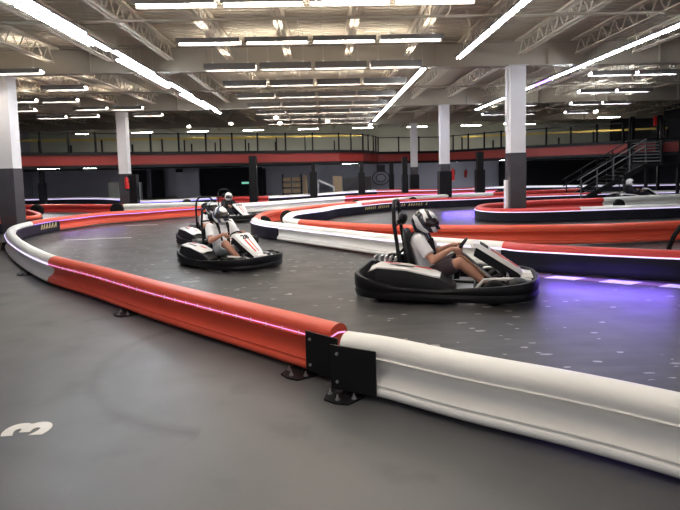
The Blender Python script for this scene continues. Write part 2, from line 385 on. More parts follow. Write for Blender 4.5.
# ------------------------------------------------------------ ceiling lamps
LZ = 4.28
def fixture(along, tube, wide=False, skirt=-0.046):
    L = 1.32 / 2; t = thing('ceiling_light', '', 'ceiling light')
    def P(a, b, c, d, z0, z1, mb):
        if along == 'x': mb.box(a, b, c, d, z0, z1)
        else: mb.box(c, d, a, b, z0, z1)
    a = MB()
    if wide: P(-L, L, -0.075, 0.075, 0.03, 0.075, a)
    else:
        P(-L, L, -0.028, 0.028, 0.03, 0.07, a)
        for sg in (-1, 1):
            P(-L, L, *sorted((sg * 0.128, sg * 0.118)), skirt, 0.05, a); P(-L, L, *sorted((sg * 0.128, sg * 0.098)), 0.045, 0.055, a)
        for e in (-L, -L / 3, L / 3, L - 0.012): P(e, e + 0.012, -0.118, 0.118, 0.03, 0.05, a)
    a.obj('housing', 'housing', t, smooth=False)
    for s in ((-0.055, 0.055) if not wide else (-0.042, 0.042)):
        a = MB(); q = [(-L + 0.03, s, 0.008), (L - 0.03, s, 0.008)]
        if along == 'y': q = [(y, x, z) for x, y, z in q]
        a.tube(q, 0.0135 if not wide else 0.0105, 8); a.obj('tube', tube, t)
    for s in (-0.45, 0.45):
        a = MB(); q = (s, 0) if along == 'x' else (0, s)
        a.box(q[0] - 0.03, q[0] + 0.03, q[1] - 0.03, q[1] + 0.03, 0.07, 0.10); a.tube([(q[0], q[1], 0.1), (q[0], q[1], DECKZ - LZ)], 0.004, 5); a.obj('hanger', 'steel', t, smooth=False)
    return t
pro = {}
def lamp(along, tube, loc, label, group, skirt=-0.046, wide=None):
    k = (along, tube, skirt, wide)
    if k not in pro:
        t = fixture(along, tube, (along == 'y') if wide is None else wide, skirt); t.location = loc; t['label'] = label; t['group'] = group; pro[k] = t; return t
    return dup(pro[k], loc, 0, label, group)
for k in range(3):  # out-of-view rows continuing the lamp pattern, added to brighten the near rail
    for j in range(4):
        lamp('x', 'tube', (-2.36 + 1.42 * j, 1.2 + 2.5 * k, LZ), '%s lamp from the left in the %s added unseen crosswise row above the near floor' % (ORD[j], ORD[k]), 'added unseen lamps above the near floor', 0, True)
for k in range(9):
    y = 8.7 + 2.5 * k
    for j in range(4):
        lamp('x', 'tube', (-2.36 + 1.42 * j, y, LZ), '%s lamp from the left in the %s crosswise lamp row of the middle block' % (ORD[j], ORD[k]), 'crosswise lamps of the middle roof block', -0.046 if k < 2 else -0.11)
for k in range(5):
    y = 13.9 + 2.5 * k
    for j in range(3 if k < 2 else 4):
        if (j + k) % 3 == 2: continue
        lamp('x', 'tube', (-7.9 - 1.42 * j, y, LZ), '%s lamp outward in the %s crosswise row beyond the left lengthwise line' % (ORD[j], ORD[k]), 'crosswise lamps of the left roof block', -0.085 if (j + k) % 2 else -0.06)
for k in range(5):
    y = 12.1 + 3.6 * k
    for j in range(4):
        if (j * 2 + k) % 3 == 2: continue
        x = 8.7 + 1.42 * j
        if x / y > 0.68: continue
        lamp('x', 'tubecool', (x, y, LZ), '%s lamp outward in the %s crosswise row beyond the long right line' % (ORD[j], ORD[k]), 'crosswise lamps of the right roof block', -0.075)
for k in range(12):
    y = 8.5 + 1.36 * k
    lamp('y', 'tubecool', (-4.62 if k % 3 != 2 else -4.70, y, LZ), '%s lamp from the near end of the left lengthwise line, inner file' % ORD[k], 'lengthwise lamps on the left')
    if k % 4 != 3: lamp('y', 'tubecool', (-4.86, y - 0.5, LZ), '%s lamp from the near end of the left lengthwise line, outer file' % ORD[k], 'lengthwise lamps on the left')
for k in range(4): lamp('y', 'tubecool', (3.45, 8.6 + 1.36 * k, LZ), '%s lamp from the near end of the short lengthwise line right of middle' % ORD[k], 'short lengthwise lamp line')
for k in range(13):
    y = 15.2 + 1.36 * k
    if k == 11: continue
    lamp('y', 'tubecool', (2.8, y, LZ), '%s lamp from the near end of the far lengthwise line in the middle' % ORD[k], 'far middle lengthwise lamp line')
for k in range(12):
    y = 9.2 + 1.36 * k
    lamp('y', 'tubeuv' if k == 6 else 'tubecool', (7.25, y, LZ), ('violet lamp' if k == 6 else '%s lamp from the near end' % ORD[k]) + ' in the long lengthwise line behind the right column', 'long right lengthwise lamp line')
for k, x in enumerate((-15, -11.5, -8, -4.5, -1, 2.5, 6, 9.5, 13, 16.5)):
    lamp('x', 'tube', (x, 33.6 if x < 14 else 30, LZ), '%s lamp from the left above the rear gallery' % ORD[k], 'lamps above the gallery', 0, True)
for k, (px, py, Y) in enumerate([(231, 124, 24.5), (276, 118, 20.5), (280, 123.5, 22), (327.5, 121.5, 22), (189, 127, 26), (506, 124, 24), (596, 112, 20)]):
    q = aty(px, py, Y); t = thing('floodlight', '%s small round floodlight from the left, hung under the far roof' % ORD[[1, 2, 3, 4, 0, 5, 6][k]], 'floodlight', (q.x, q.y, q.z), group='small floodlights')
    a = MB(); a.lathe([(0.03, 0.12), (0.06, 0.08), (0.12, 0.0), (0.11, 0.0), (0.05, 0.07)], (0, 0, 0), (0, 0.55, 0.83), 16); a.obj('shade', 'housing', t)
    a = MB(); a.ball((0, 0.02, 0.03), 0.07, 0.07, 0.045); a.obj('bulb', 'tube', t)
    a = MB(); a.tube([(0, 0.06, 0.1), (0, 0.06, DECKZ - q.z)], 0.012, 6); a.obj('stem', 'housing', t)
# looping supply cords
for px, py, Y, lab in [(447, 30, 10.0, 'pale looping supply cord dropping to the nearest crosswise lamps'), (466, 42, 12.0, 'pale supply cord hanging beside the short lengthwise lamp line'), (303, 0, 0, ''), (633, 60, 13.5, 'pale supply cord hanging beside the long right lamp line'), (552, 68, 17, 'pale supply cord hanging just right of the big right column')]:
    if not lab: continue
    q = aty(px, py, Y); a = MB()
    a.tube([(q.x, q.y, 5.1), (q.x + 0.02, q.y, 4.95), (q.x + 0.09, q.y, 4.75), (q.x + 0.06, q.y, 4.5), (q.x - 0.03, q.y, 4.38)], 0.012, 6)
    tag(a.obj('supply_cord', 'joist'), lab, 'cord', 'lamp supply cords')

# ------------------------------------------------------------ mezzanine
ZT, ZB = 2.60, 2.03
front = [(-20.9, 22.9), (-14, 23.8), (-9.8, 25.6), (-3.5, 27.6), (0.8, 28.8), (2.2, 29.9), (2.95, 31.4), (3.4, 33.0), (7.4, 33.6), (10.2, 29.9), (14.0, 26.5), (17.0, 24.3), (20.9, 22.5)]
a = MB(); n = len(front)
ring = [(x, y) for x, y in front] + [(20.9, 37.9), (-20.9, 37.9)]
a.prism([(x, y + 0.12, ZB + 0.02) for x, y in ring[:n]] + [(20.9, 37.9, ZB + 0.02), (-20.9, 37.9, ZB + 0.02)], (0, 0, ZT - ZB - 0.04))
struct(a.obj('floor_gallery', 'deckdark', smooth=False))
a = MB()
for i in range(n - 1):
    (xa, ya), (xb, yb) = front[i], front[i + 1]
    a.hexa([(xa, ya, ZB), (xb, yb, ZB), (xb, yb + 0.1, ZB), (xa, ya + 0.1, ZB), (xa, ya, ZT), (xb, yb, ZT), (xb, yb + 0.1, ZT), (xa, ya + 0.1, ZT)])
struct(a.obj('trim_1', 'fascia', smooth=False))
a = MB()
for i in range(n - 1):
    (xa, ya), (xb, yb) = front[i], front[i + 1]; a.bar((xa, ya - 0.02, ZT + 0.02), (xb, yb - 0.02, ZT + 0.02), 0.12, 0.10); a.bar((xa, ya - 0.01, ZB), (xb, yb - 0.01, ZB), 0.1, 0.14)
struct(a.obj('trim_2', 'blackmetal', smooth=False))
def railing(pts, label, gap=1.3, hgt=1.0):
    t = thing('gallery_railing', label, 'railing', (pts[0][0], pts[0][1], ZT), group='gallery railings'); o = Vector((pts[0][0], pts[0][1], 0))
    P = [Vector((x, y, 0)) - o for x, y in pts]; a = MB()
    for i in range(len(P) - 1):
        for z in (hgt, 0.1): a.bar(P[i] + Vector((0, 0.05, z)), P[i + 1] + Vector((0, 0.05, z)), 0.05, 0.05)
    a.obj('handrail', 'blackmetal', t, smooth=False)
    for i in range(len(P) - 1):
        d = P[i + 1] - P[i]; k = max(1, round(d.length / gap))
        for j in range(k + (i == len(P) - 2)):
            q = P[i] + d * j / k; a = MB(); a.box(q.x - 0.04, q.x + 0.04, q.y, q.y + 0.08, 0.02, hgt + 0.06); a.obj('post', 'blackmetal', t, smooth=False)
railing(front[0:5], 'long black post railing on the left part of the gallery')
railing(front[4:8], 'short black railing round the inner corner of the gallery', 1.0)
railing(front[7:10], 'black railing on the gallery between inner corner and big right column', 1.2)
railing([front[9], front[10], (14.9, 25.7)], 'black railing on the gallery between big right column and stairs', 1.2)
railing([(16.35, 24.75), front[11], front[12]], 'black railing on the gallery right of the stairs', 1.2)
# yellow inner handrails and rear rail
for (x0, y0), (x1, y1), z, lab in [((-20, 30.5), (-3, 33), 3.75, 'yellow rail high on the left rear of the gallery'), ((-9, 34), (2.6, 35), 3.9, 'yellow rail behind the middle of the gallery'), ((9, 34), (20, 30), 3.6, 'yellow rail behind the right part of the gallery')]:
    t = thing('yellow_rail', lab, 'rail', (x0, y0, ZT), group='yellow gallery rails'); a = MB(); d = Vector((x1 - x0, y1 - y0, 0)); a.bar((0, 0, z - ZT), d + Vector((0, 0, z - ZT)), 0.06, 0.11); a.obj('top_rail', 'yellow', t, smooth=False)
    k = int(d.length / 1.7)
    for j in range(k + 1):
        q = d * j / k; a = MB(); a.box(q.x - 0.04, q.x + 0.04, q.y - 0.04, q.y + 0.04, 0, z - ZT - 0.3 * (j % 2)); a.obj('post', 'blackmetal', t, smooth=False)
# soffit lamps under the gallery
for px, py, Y, wd, lab in [(25, 169, 25.0, 0.7, 'leftmost'), (50, 168.5, 25.6, 1.1, 'second'), (90, 168.5, 26.3, 0.6, 'third'), (181, 166.5, 27.2, 0.35, 'fourth'), (264, 164.5, 28.6, 0.5, 'fifth'), (353, 163.5, 31.0, 1.2, 'sixth'), (453, 161.5, 34, 0.6, 'seventh'), (505, 163, 31.5, 0.7, 'eighth'), (575, 161, 28, 1.3, 'ninth')]:
    q = aty(px, py, Y); a = MB(); a.box(-wd / 2, wd / 2, -0.06, 0.06, -0.05, 0.02); t = a.obj('soffit_lamp', 'soffitlamp', smooth=False); t.location = (q.x, Y, ZB + 0.0)
    tag(t, lab + ' small white lamp from the left under the gallery soffit', 'lamp', 'gallery soffit lamps')
# ------------------------------------------------------------ things below the gallery
def blk(px0, px1, Y, z0, z1, dep, m, name, label, cat, group=None):
    a0 = aty(px0, 180, Y).x; a1 = aty(px1, 180, Y).x; a = MB(); a.box(-(a1 - a0) / 2, (a1 - a0) / 2, 0, dep, 0, z1 - z0); o = a.obj(name, m, smooth=False); o.location = ((a0 + a1) / 2, Y, z0); 
    return tag(o, label, cat, group)
def pillar(px, Y, wl, wu, zs, zt, label):
    x = aty(px, 180, Y).x; t = thing('gallery_post', label, 'post', (x, Y, 0), group='black posts before the gallery')
    a = MB(); a.box(-wu / 2, wu / 2, -wu / 2, wu / 2, zs, zt); a.obj('upper_shaft', 'blackmetal', t, smooth=False)
    a = MB(); a.box(-wl / 2, wl / 2, -wl / 2, wl / 2, 0, zs); a.obj('padding', 'black', t, smooth=False)
pillar(253.5, 26.2, 0.40, 0.36, 0.9, 2.4, 'black post behind the white-helmeted kart, before the left gallery')
pillar(313.5, 27.5, 0.38, 0.2, 1.55, 2.03, 'black post right of the brown-boxed shelving')
pillar(361.5, 27.6, 0.34, 0.22, 1.45, 2.03, 'black post below the sixth soffit lamp, middle of the hall')
pillar(404.8, 27.0, 0.32, 0.26, 1.3, 2.2, 'black post left of the farthest white column')
pillar(391.5, 32.6, 0.3, 0.24, 1.3, 2.03, 'thin black post deep under the gallery corner')
pillar(479.8, 26.0, 0.42, 0.3, 1.45, 2.35, 'broad black post between the two right-hand white columns')
pillar(42, 28.0, 0.3, 0.2, 1.3, 2.03, 'black post under the left gallery near the grey wall')
for px0, px1, z1, lab in [(131, 146, 2.0, 'black panel for a dark gap just right of the extinguisher column'), (151, 164, 2.0, 'narrow black panel for a dark gap under the left gallery'), (176, 183, 2.0, 'slim black panel for a dark gap in the middle left under the gallery'), (200, 262, 2.0, 'wide black panel for a dark opening behind the two distant karts'), (262.5, 266, 1.9, 'thin black door edge left of the grey wall bay'), (499, 606, 2.0, 'wide black panel for a dark opening behind the big right column'), (607, 612, 2.0, 'black panel added for the darkness behind the stairs')]:
    blk(px0, px1, 37.3, 0, z1, 0.08, 'darkpanel', 'dark_opening_panel', lab, 'dark panel', 'black panels for dark openings under the gallery')  # black sheets standing in for dark openings and the darkness behind the stairs
blk(176, 199, 36.4, 0.0, 1.75, 0.1, 'wallgrey', 'grey_partition', 'grey partition panel left of the wide black panel', 'partition')
q = aty(244.5, 184, 36.9); a = MB(); a.box(-0.25, 0.25, 0, 0.06, 0, 0.14); o = a.obj('exit_sign', 'exit', smooth=False); o.location = (q.x, 37.24, q.z); tag(o, 'small glowing green sign on the wide black panel', 'sign')
blk(108, 121, 34, 0.0, 1.2, 0.6, 'wallup', 'white_cabinet', 'pale cabinet left of the extinguisher column, below the gallery', 'cabinet')
blk(135, 140, 33.5, 0.0, 1.15, 0.3, 'kwhite', 'white_stand', 'narrow white stand right of the extinguisher column', 'stand')
# shelving with boxes
q0 = aty(282.5, 180, 33); q1 = aty(301, 180, 33); wd = q1.x - q0.x
t = thing('storage_shelf', 'dark storage shelf holding brown boxes below the gallery', 'shelf', (q0.x, 33, 0))
for k, z in enumerate((0.25, 0.62, 0.98)):
    a = MB(); a.box(-0.05, wd + 0.05, 0, 0.5, z - 0.04, z); a.obj('shelf_board', 'blackmetal', t, smooth=False)
for x in (0, wd):
    for y in (0.03, 0.47):
        a = MB(); a.box(x - 0.03, x + 0.03, y - 0.03, y + 0.03, 0, 1.45); a.obj('upright', 'blackmetal', t, smooth=False)
for zi, z in enumerate((0.25, 0.62, 0.98)):
    for k in range(2):
        a = MB(); s = wd / 2; a.box(0.04, s - 0.04, 0.03, 0.45, 0, 0.26); a.box(s * 0.45, s * 0.55, 0.025, 0.455, 0, 0.265); o = a.obj('cardboard_box', 'cardboard', smooth=False); o.location = (q0.x + s * k, 33, z)
        tag(o, 'brown cardboard box, %s shelf, %s side of the storage shelf' % (('lowest', 'middle', 'top')[zi], ('left', 'right')[k]), 'box', 'boxes on the storage shelf')
blk(303, 307, 33.2, 0, 1.35, 0.4, 'cardboard', 'tall_carton', 'tall brown carton between shelving and black post', 'carton')
a = MB(); A = aty(318, 180, 33.5); B = aty(334, 187, 33.5); a.bar((A.x, 33.5, A.z), (B.x, 33.5, B.z), 0.3, 0.12); a.bar((A.x, 33.6, A.z), (A.x, 33.6, 0), 0.08, 0.08); a.bar((B.x, 33.6, B.z), (B.x, 33.6, 0), 0.08, 0.08)
tag(a.obj('slanted_chute', 'kwhite', smooth=False), 'pale slanted board behind the middle black post', 'board')
blk(333, 342, 34, 0, 1.25, 0.6, 'cardboard', 'brown_crate', 'brown crate right of the slanted pale board', 'crate')
blk(343, 371, 35.5, 0.0, 1.15, 0.4, 'colwrap', 'dark_counter', 'long dark counter under the gallery at mid hall', 'counter')
# ringed wall graphic
t = thing('wall_graphic', 'round dark line graphic on the grey wall below the gallery corner', 'wall graphic', (aty(381, 180, 37.9).x, 37.93, 1.0))
a = MB()
for r in (0.35, 0.62): a.tube([(r * math.cos(2 * PI * k / 24), 0, r * 0.8 * math.sin(2 * PI * k / 24)) for k in range(24)], 0.035, 6, closed=True)
a.obj('rings', 'colwrap', t)
a = MB(); a.box(-0.3, 0.3, -0.03, 0.03, 0.45, 0.95); a.obj('crest_block', 'colwrap', t, smooth=False)
o = extinguisher((aty(469, 180, 37).x, 37.9, 0.9), 'small red fire extinguisher on the grey wall left of the broad black post')

# ------------------------------------------------------------ stairs
LX0, LX1, LYA, LYB, LZZ = 13.25, 14.6, 21.2, 22.6, 1.55
t = thing('staircase', 'black metal staircase with landing rising to the gallery at the right', 'staircase', (0, 0, 0))
a = MB(); a.box(LX0, LX1 + 0.1, LYA, LYB, LZZ - 0.12, LZZ); a.obj('landing', 'blackmetal', t, smooth=False)
for x in (LX0 + 0.05, LX1 + 0.05):
    for y in (LYA + 0.05, LYB - 0.05):
        a = MB(); a.box(x - 0.05, x + 0.05, y - 0.05, y + 0.05, 0, LZZ - 0.12); a.obj('leg', 'blackmetal', t, smooth=False)
N1 = 9
for k in range(N1):
    x = LX0 - 2.7 * (k + 1) / (N1 + 1); z = LZZ * (1 - (k + 1) / (N1 + 1)); a = MB(); a.box(x - 0.14, x + 0.14, LYA, LYB - 0.1, z - 0.03, z); a.obj('tread', 'blackmetal', t, smooth=False)
for y in (LYA, LYB - 0.1):
    a = MB(); a.bar((LX0 - 2.7, y, 0.08), (LX0, y, LZZ - 0.08), 0.05, 0.2); a.obj('stringer', 'blackmetal', t, smooth=False)
    a = MB()
    for h in (1.0, 0.72): a.tube([(LX0 - 2.85, y, h - 0.07), (LX0, y, LZZ + h)], 0.025)
    for k in range(5): x = LX0 - 2.7 * k / 4; z = LZZ * (1 - k / 4); a.bar((x, y, z), (x, y, z + 1.0), 0.04, 0.04)
    a.obj('handrail', 'railgrey' if y == LYA else 'blackmetal', t)
N2 = 7; S0 = Vector((14.15, LYB, 0)); S1 = Vector((15.55, 24.95, 0)); SD = (S1 - S0).normalized(); SN = Vector((SD.y, -SD.x, 0))
for k in range(N2):
    c = S0.lerp(S1, (k + 0.6) / N2); z = LZZ + (ZT - LZZ) * (k + 1) / N2 - 0.02; a = MB()
    a.prism([c - SD * 0.19 - SN * 0.54 + Vector((0, 0, z - 0.04)), c + SD * 0.19 - SN * 0.54 + Vector((0, 0, z - 0.04)), c + SD * 0.19 + SN * 0.54 + Vector((0, 0, z - 0.04)), c - SD * 0.19 + SN * 0.54 + Vector((0, 0, z - 0.04))], (0, 0, 0.04)); a.obj('tread', 'railgrey', t, smooth=False)
for sg in (-1, 1):
    A = S0 + SN * 0.58 * sg; B = S1 + SN * 0.58 * sg; Z = lambda z: Vector((0, 0, z))
    a = MB(); a.bar(A + Z(LZZ - 0.05), B + Z(ZT - 0.12), 0.05, 0.24); a.obj('stringer', 'blackmetal', t, smooth=False)
    for h, m_, nm in ((1.1, 'blackmetal', 'handrail'), (0.62, 'railgrey', 'mid_rail')):
        a = MB(); a.tube([A + Z(LZZ + h), B + Z(ZT + h)], 0.028); a.obj(nm, m_, t)
    for k in range(4):
        q = A.lerp(B, k / 3.6); z = LZZ + (ZT - LZZ) * k / 3.6; a = MB(); a.box(q.x - 0.03, q.x + 0.03, q.y - 0.03, q.y + 0.03, z - 0.05, z + 1.1); a.obj('baluster', 'blackmetal', t, smooth=False)
    a = MB(); a.box(B.x - 0.15, B.x + 0.13, B.y - 0.05, B.y + 0.04, ZT - 0.55, ZT + 1.25); a.obj('gate_post', 'blackmetal', t, smooth=False)
a = MB(); a.box(LX0 + 0.02, LX0 + 0.06, LYA, LYB, LZZ + 0.96, LZZ + 1.02); a.box(LX1 + 0.04, LX1 + 0.08, LYA, LYB, LZZ + 0.96, LZZ + 1.02); a.box(LX0, LX1 + 0.08, LYA, LYA + 0.04, LZZ + 0.96, LZZ + 1.02); a.box(LX1 + 0.04, LX1 + 0.08, LYA, LYA + 0.04, LZZ, LZZ + 1.0); a.obj('landing_rail', 'blackmetal', t, smooth=False)
a = MB(); q = S1 + SN * 0.36; a.box(q.x - 0.1, q.x + 0.1, q.y - 0.12, q.y - 0.08, ZT + 0.75, ZT + 1.2); a.obj('red_notice', 'extred', t, smooth=False)

# ------------------------------------------------------------ barriers
W_ = 1.25
def ribbed_half():
    pts = [(0.0, 0.400)] + [(0.078 * math.sin(a), 0.322 + 0.078 * math.cos(a)) for a in (0.35, 0.7, 1.05, 1.4, 1.75)]
    pts += [(0.072, 0.286), (0.082, 0.280), (0.074, 0.270), (0.058, 0.262), (0.032, 0.235), (0.018, 0.20), (0.022, 0.165), (0.048, 0.132), (0.078, 0.115), (0.087, 0.109), (0.087, 0.102), (0.076, 0.096), (0.090, 0.088), (0.098, 0.070), (0.096, 0.050), (0.082, 0.032), (0.05, 0.028)]
    return [(u * W_, z) for u, z in pts]
def flat_half():
    pts = [(0.0, 0.400)] + [(0.078 * math.sin(a), 0.322 + 0.078 * math.cos(a)) for a in (0.35, 0.7, 1.05, 1.4, 1.75)] + [(0.055, 0.28), (0.055, 0.03)]
    return [(u * W_, z) for u, z in pts]
RH, FH = ribbed_half(), flat_half()
BELT = [(0.060, 0.018), (0.082, 0.018), (0.094, 0.06), (0.090, 0.10), (0.088, 0.15), (0.094, 0.20), (0.090, 0.285), (0.060, 0.287)]
def sweep(mb, pts, prof, caps=True):
    n = len(prof); vs = []
    for i, p in enumerate(pts):
        d = (pts[min(i + 1, len(pts) - 1)] - pts[max(i - 1, 0)]).normalized(); nn = Vector((-d.y, d.x))
        for u, z in prof: vs.append((p.x + nn.x * u, p.y + nn.y * u, z))
    fs = []
    for i in range(len(pts) - 1):
        for k in range(n): l = (k + 1) % n; fs.append((i * n + k, i * n + l, (i + 1) * n + l, (i + 1) * n + k))
    if caps: fs += [tuple(range(n))[::-1], tuple((len(pts) - 1) * n + k for k in range(n))]
    mb.add(vs, fs)
def offset_line(pts, u, z, step=0):
    out = []
    for i, p in enumerate(pts):
        d = (pts[min(i + 1, len(pts) - 1)] - pts[max(i - 1, 0)]).normalized(); out.append(Vector((p.x - d.y * u, p.y + d.x * u, z)))
    return out
def along(pts, t):
    L = [0]
    for i in range(len(pts) - 1): L.append(L[-1] + (pts[i + 1] - pts[i]).length)
    s = t * L[-1]
    if t < 0: d = (pts[1] - pts[0]).normalized(); return pts[0] + d * s, d, L[-1]
    for i in range(len(pts) - 1):
        if L[i + 1] >= s: f = (s - L[i]) / max(1e-6, L[i + 1] - L[i]); return pts[i].lerp(pts[i + 1], f), (pts[i + 1] - pts[i]).normalized(), L[-1]
    return pts[-1], (pts[-1] - pts[-2]).normalized(), L[-1]
def barrier(pts, colour, label, left='rib', right='rib', led=None, ledmat='led', ledr=0.011, feet=(), plates=(), letters=None, group=None):
    """led: +1 left side, -1 right side"""
    o = Vector((pts[0].x, pts[0].y)); P = [p - o for p in pts]
    t = thing('track_barrier', label, 'barrier', (o.x, o.y, 0), group=group)
    lh = RH if left == 'rib' else FH; rh = RH if right == 'rib' else FH
    prof = [(u, z) for u, z in lh][::-1] + [(-u, z) for u, z in rh[1:]]
    a = MB(); sweep(a, P, prof); a.obj('rail', colour, t, ang=50)
    for s, kind in ((1, left), (-1, right)):
        if kind == 'belt':
            a = MB(); sweep(a, P, [(s * u * W_, z) for u, z in BELT]); a.obj('rubber_belt', 'belt', t, ang=60)
    if led:
        a = MB(); a.tube(offset_line(P, led * (0.085 * W_ + 0.004), 0.302), ledr, 6); a.obj('led_strip', ledmat, t)
    for f, s in feet:
        p, d, _ = along(P, f); nn = Vector((-d.y, d.x)) * s; q = Vector((p.x, p.y, 0)); D = Vector((d.x, d.y, 0)); NN = Vector((nn.x, nn.y, 0))
        a = MB(); poly = [q + NN * 0.02 - D * 0.13, q + NN * 0.12 - D * 0.13, q + NN * 0.25 - D * 0.09, q + NN * 0.27 + D * 0.0, q + NN * 0.25 + D * 0.09, q + NN * 0.12 + D * 0.13, q + NN * 0.02 + D * 0.13]
        a.prism([v + Vector((0, 0, 0.001)) for v in poly], (0, 0, 0.012)); pl = a.obj('mounting_plate', 'blackmetal', t, smooth=False)
        for dx, dn in ((-0.09, 0.165), (0.0, 0.225), (0.09, 0.165)):
            a = MB(); c = q + D * dx + NN * dn; a.cyl(c + Vector((0, 0, 0.016)), (0, 0, 1), 0.017, 0.006); a.cyl(c + Vector((0, 0, 0.026)), (0, 0, 1), 0.011, 0.014, 6); a.cyl(c + Vector((0, 0, 0.038)), (0, 0, 1), 0.006, 0.02, 8); a.obj('bolt', 'steel', pl)
        a = MB(); a.prism([q - D * 0.02 + NN * 0.03, q - D * 0.02 + NN * 0.13, q - D * 0.02 + NN * 0.09 + Vector((0, 0, 0.05)), q - D * 0.02 + NN * 0.03 + Vector((0, 0, 0.05))], D * 0.04); a.obj('foot_bracket', 'blackmetal', t, smooth=False)
    for f0, f1, s in plates:
        p0, d0, _ = along(P, f0); p1, d1, _ = along(P, f1); u = s * 0.132
        A = Vector((p0.x - d0.y * u, p0.y + d0.x * u, 0)); B = Vector((p1.x - d1.y * u, p1.y + d1.x * u, 0)); dn = Vector((-d0.y, d0.x, 0)) * s * 0.012; zz0 = Vector((0, 0, 0.045)); zz1 = Vector((0, 0, 0.345))
        a = MB(); a.prism([A + zz0, B + zz0, B + zz1, A + zz1], dn); pl = a.obj('joint_plate', 'blackmetal', t, smooth=False)
        for ff in (0.15,):
            for z in (0.10, 0.29):
                a = MB(); a.cyl(A.lerp(B, ff if f1 > f0 else ff) + Vector((0, 0, z)) + dn * 1.3, dn, 0.011, 0.012, 10); a.obj('bolt', 'steel', pl)
    if letters:
        f0, f1, s, mt, zz, hh = letters; a = MB(); p, d, Lt = along(P, 0); k = 0; span = (f1 - f0) * Lt; nlet = max(6, int(span / (hh * 1.1)))
        for j in range(nlet):
            if j % 7 == 6: continue
            p, d, _ = along(P, f0 + (f1 - f0) * (j + 0.5) / nlet); nn = Vector((-d.y, d.x)); u = s * 0.121
            c = Vector((p.x + nn.x * u, p.y + nn.y * u, zz)); D = Vector((d.x, d.y, 0)); w2 = span / nlet * 0.26
            a.bar(c - D * w2 - Vector((0, 0, hh / 2)), c + D * w2 + Vector((0, 0, hh / 2)), 0.006, 0.03 * hh / 0.1)
            a.bar(c + D * w2 - Vector((0, 0, hh / 2)), c + D * w2 + Vector((0, 0, hh / 2)), 0.006, 0.02)
        a.obj('belt_lettering', mt, t, smooth=False)
    return t, P
def course(lst, specs, per=8):
    """lst: crest pixels; specs: (first index, last index, kwargs)"""
    pts, idx = spline(crest(lst), per); res = []
    for i0, i1, kw in specs: res.append((barrier(pts[idx[i0]:idx[i1] + 1], **kw), pts[idx[i0]:idx[i1] + 1]))
    return res
G = 'near track barrier'
# near right white
course([(346, 331.5), (385, 337.2), (440, 348.3), (480, 356), (560, 370), (620, 381.5), (680, 394), (760, 412)],
       [(0, 7, dict(colour='white', label='broad white barrier rail running off to the lower right foreground', left='belt', right='rib', feet=((0.02, -1),), plates=((-0.02, 0.135, -1),)))])
# near left loop
NL = [(338, 323.5), (290, 312), (240, 300.5), (160, 282), (100, 266.5), (55, 256), (36, 249), (19, 240), (12, 234), (10.5, 229.5), (15, 225.3), (29, 221.5), (47, 218.3), (56, 217.2), (80, 214.5), (100, 212.3), (140, 209.8), (170, 207.6), (212, 205)]
nl = course(NL, [(0, 5, dict(colour='orange', label='long orange barrier rail with pink light strip in the left foreground', left='rib', right='belt', led=1, ledmat='ledpink', ledr=0.004, feet=((0.05, 1), (0.55, 1)), plates=((0.036, -0.022, 1),))),
            (5, 11, dict(colour='white', label='white barrier curving round the far left bend of the track', left='rib', right='belt', led=1, ledmat='led', ledr=0.008, feet=((0.16, 1),))),
            (11, 13, dict(colour='orange', label='short orange-topped barrier with lettered black belt in the far left bend', left='rib', right='belt', led=-1, ledmat='ledblue', ledr=0.006, letters=(0.28, 0.92, -1, 'gold', 0.2, 0.13))),
            (13, 18, dict(colour='orange', label='orange barrier across the far side of the left bend, left of the karts', left='belt', right='rib', led=-1, ledmat='ledblue', ledr=0.008))])
# cable ties on the near strip
# island in the centre: far side
course([(256, 217.5), (258.5, 214.5), (270, 210.5), (284, 208.8), (315, 205), (355, 201.5), (390, 198.3), (439, 194.5), (492, 192.2), (530, 190.5), (583, 188)],
       [(0, 5, dict(colour='orange', label='orange barrier curving along the far side of the centre hairpin tip')),
        (5, 8, dict(colour='white', label='cream barrier straight beyond the centre hairpin, before the black posts')),
        (8, 10, dict(colour='red', label='red barrier reaching behind the big right column towards the stairs'))])
# near side
course([(254.8, 217.5), (257, 219), (269, 221.5), (281, 222.8), (320, 227), (350, 230), (390, 234.2), (450, 238), (505, 241.5), (520, 243.2), (560, 245.2), (600, 247), (680, 250), (760, 252)],
       [(0, 3, dict(colour='white', label='short white barrier with black belt at the tip of the centre hairpin', left='rib', right='belt', led=-1)),
        (3, 8, dict(colour='white', label='white ribbed barrier directly behind the nearest kart driver', left='rib', right='rib', led=-1)),
        (8, 13, dict(colour='red', label='red-topped barrier with black belt and light strip before the kerb at right', left='rib', right='belt', led=-1, ledr=0.010))])
# inner loop
course([(286.5, 216.5), (288.5, 213.5), (294, 211.3), (320, 208), (336, 205.3), (360, 203), (390, 200.3), (439, 197.8), (460, 197.2), (509, 195), (560, 193.3), (600, 192), (680, 190)],
       [(0, 5, dict(colour='white', label='white barrier on the far side of the inner hairpin loop', left='rib', right='belt', led=-1, ledr=0.012)),
        (5, 11, dict(colour='red', label='long red-topped barrier with yellow lettering on its black belt, mid track', left='rib', right='belt', led=-1, ledr=0.012, letters=(0.01, 0.30, -1, 'gold', 0.2, 0.1))),
        (11, 12, dict(colour='white', label='white barrier behind the distant black-clad driver at right', left='rib', right='belt', led=-1, ledr=0.012))])
course([(286, 216), (289.5, 218), (301, 219.3), (320, 220.5), (350, 222.7), (390, 224.4), (450, 224.8), (520, 224.8), (600, 223.6), (680, 220.6), (760, 217)],
       [(0, 2, dict(colour='white', label='short white barrier at the tip of the inner hairpin loop')),
        (2, 10, dict(colour='orange', label='long orange barrier behind the nearest driver, running to the right edge'))])
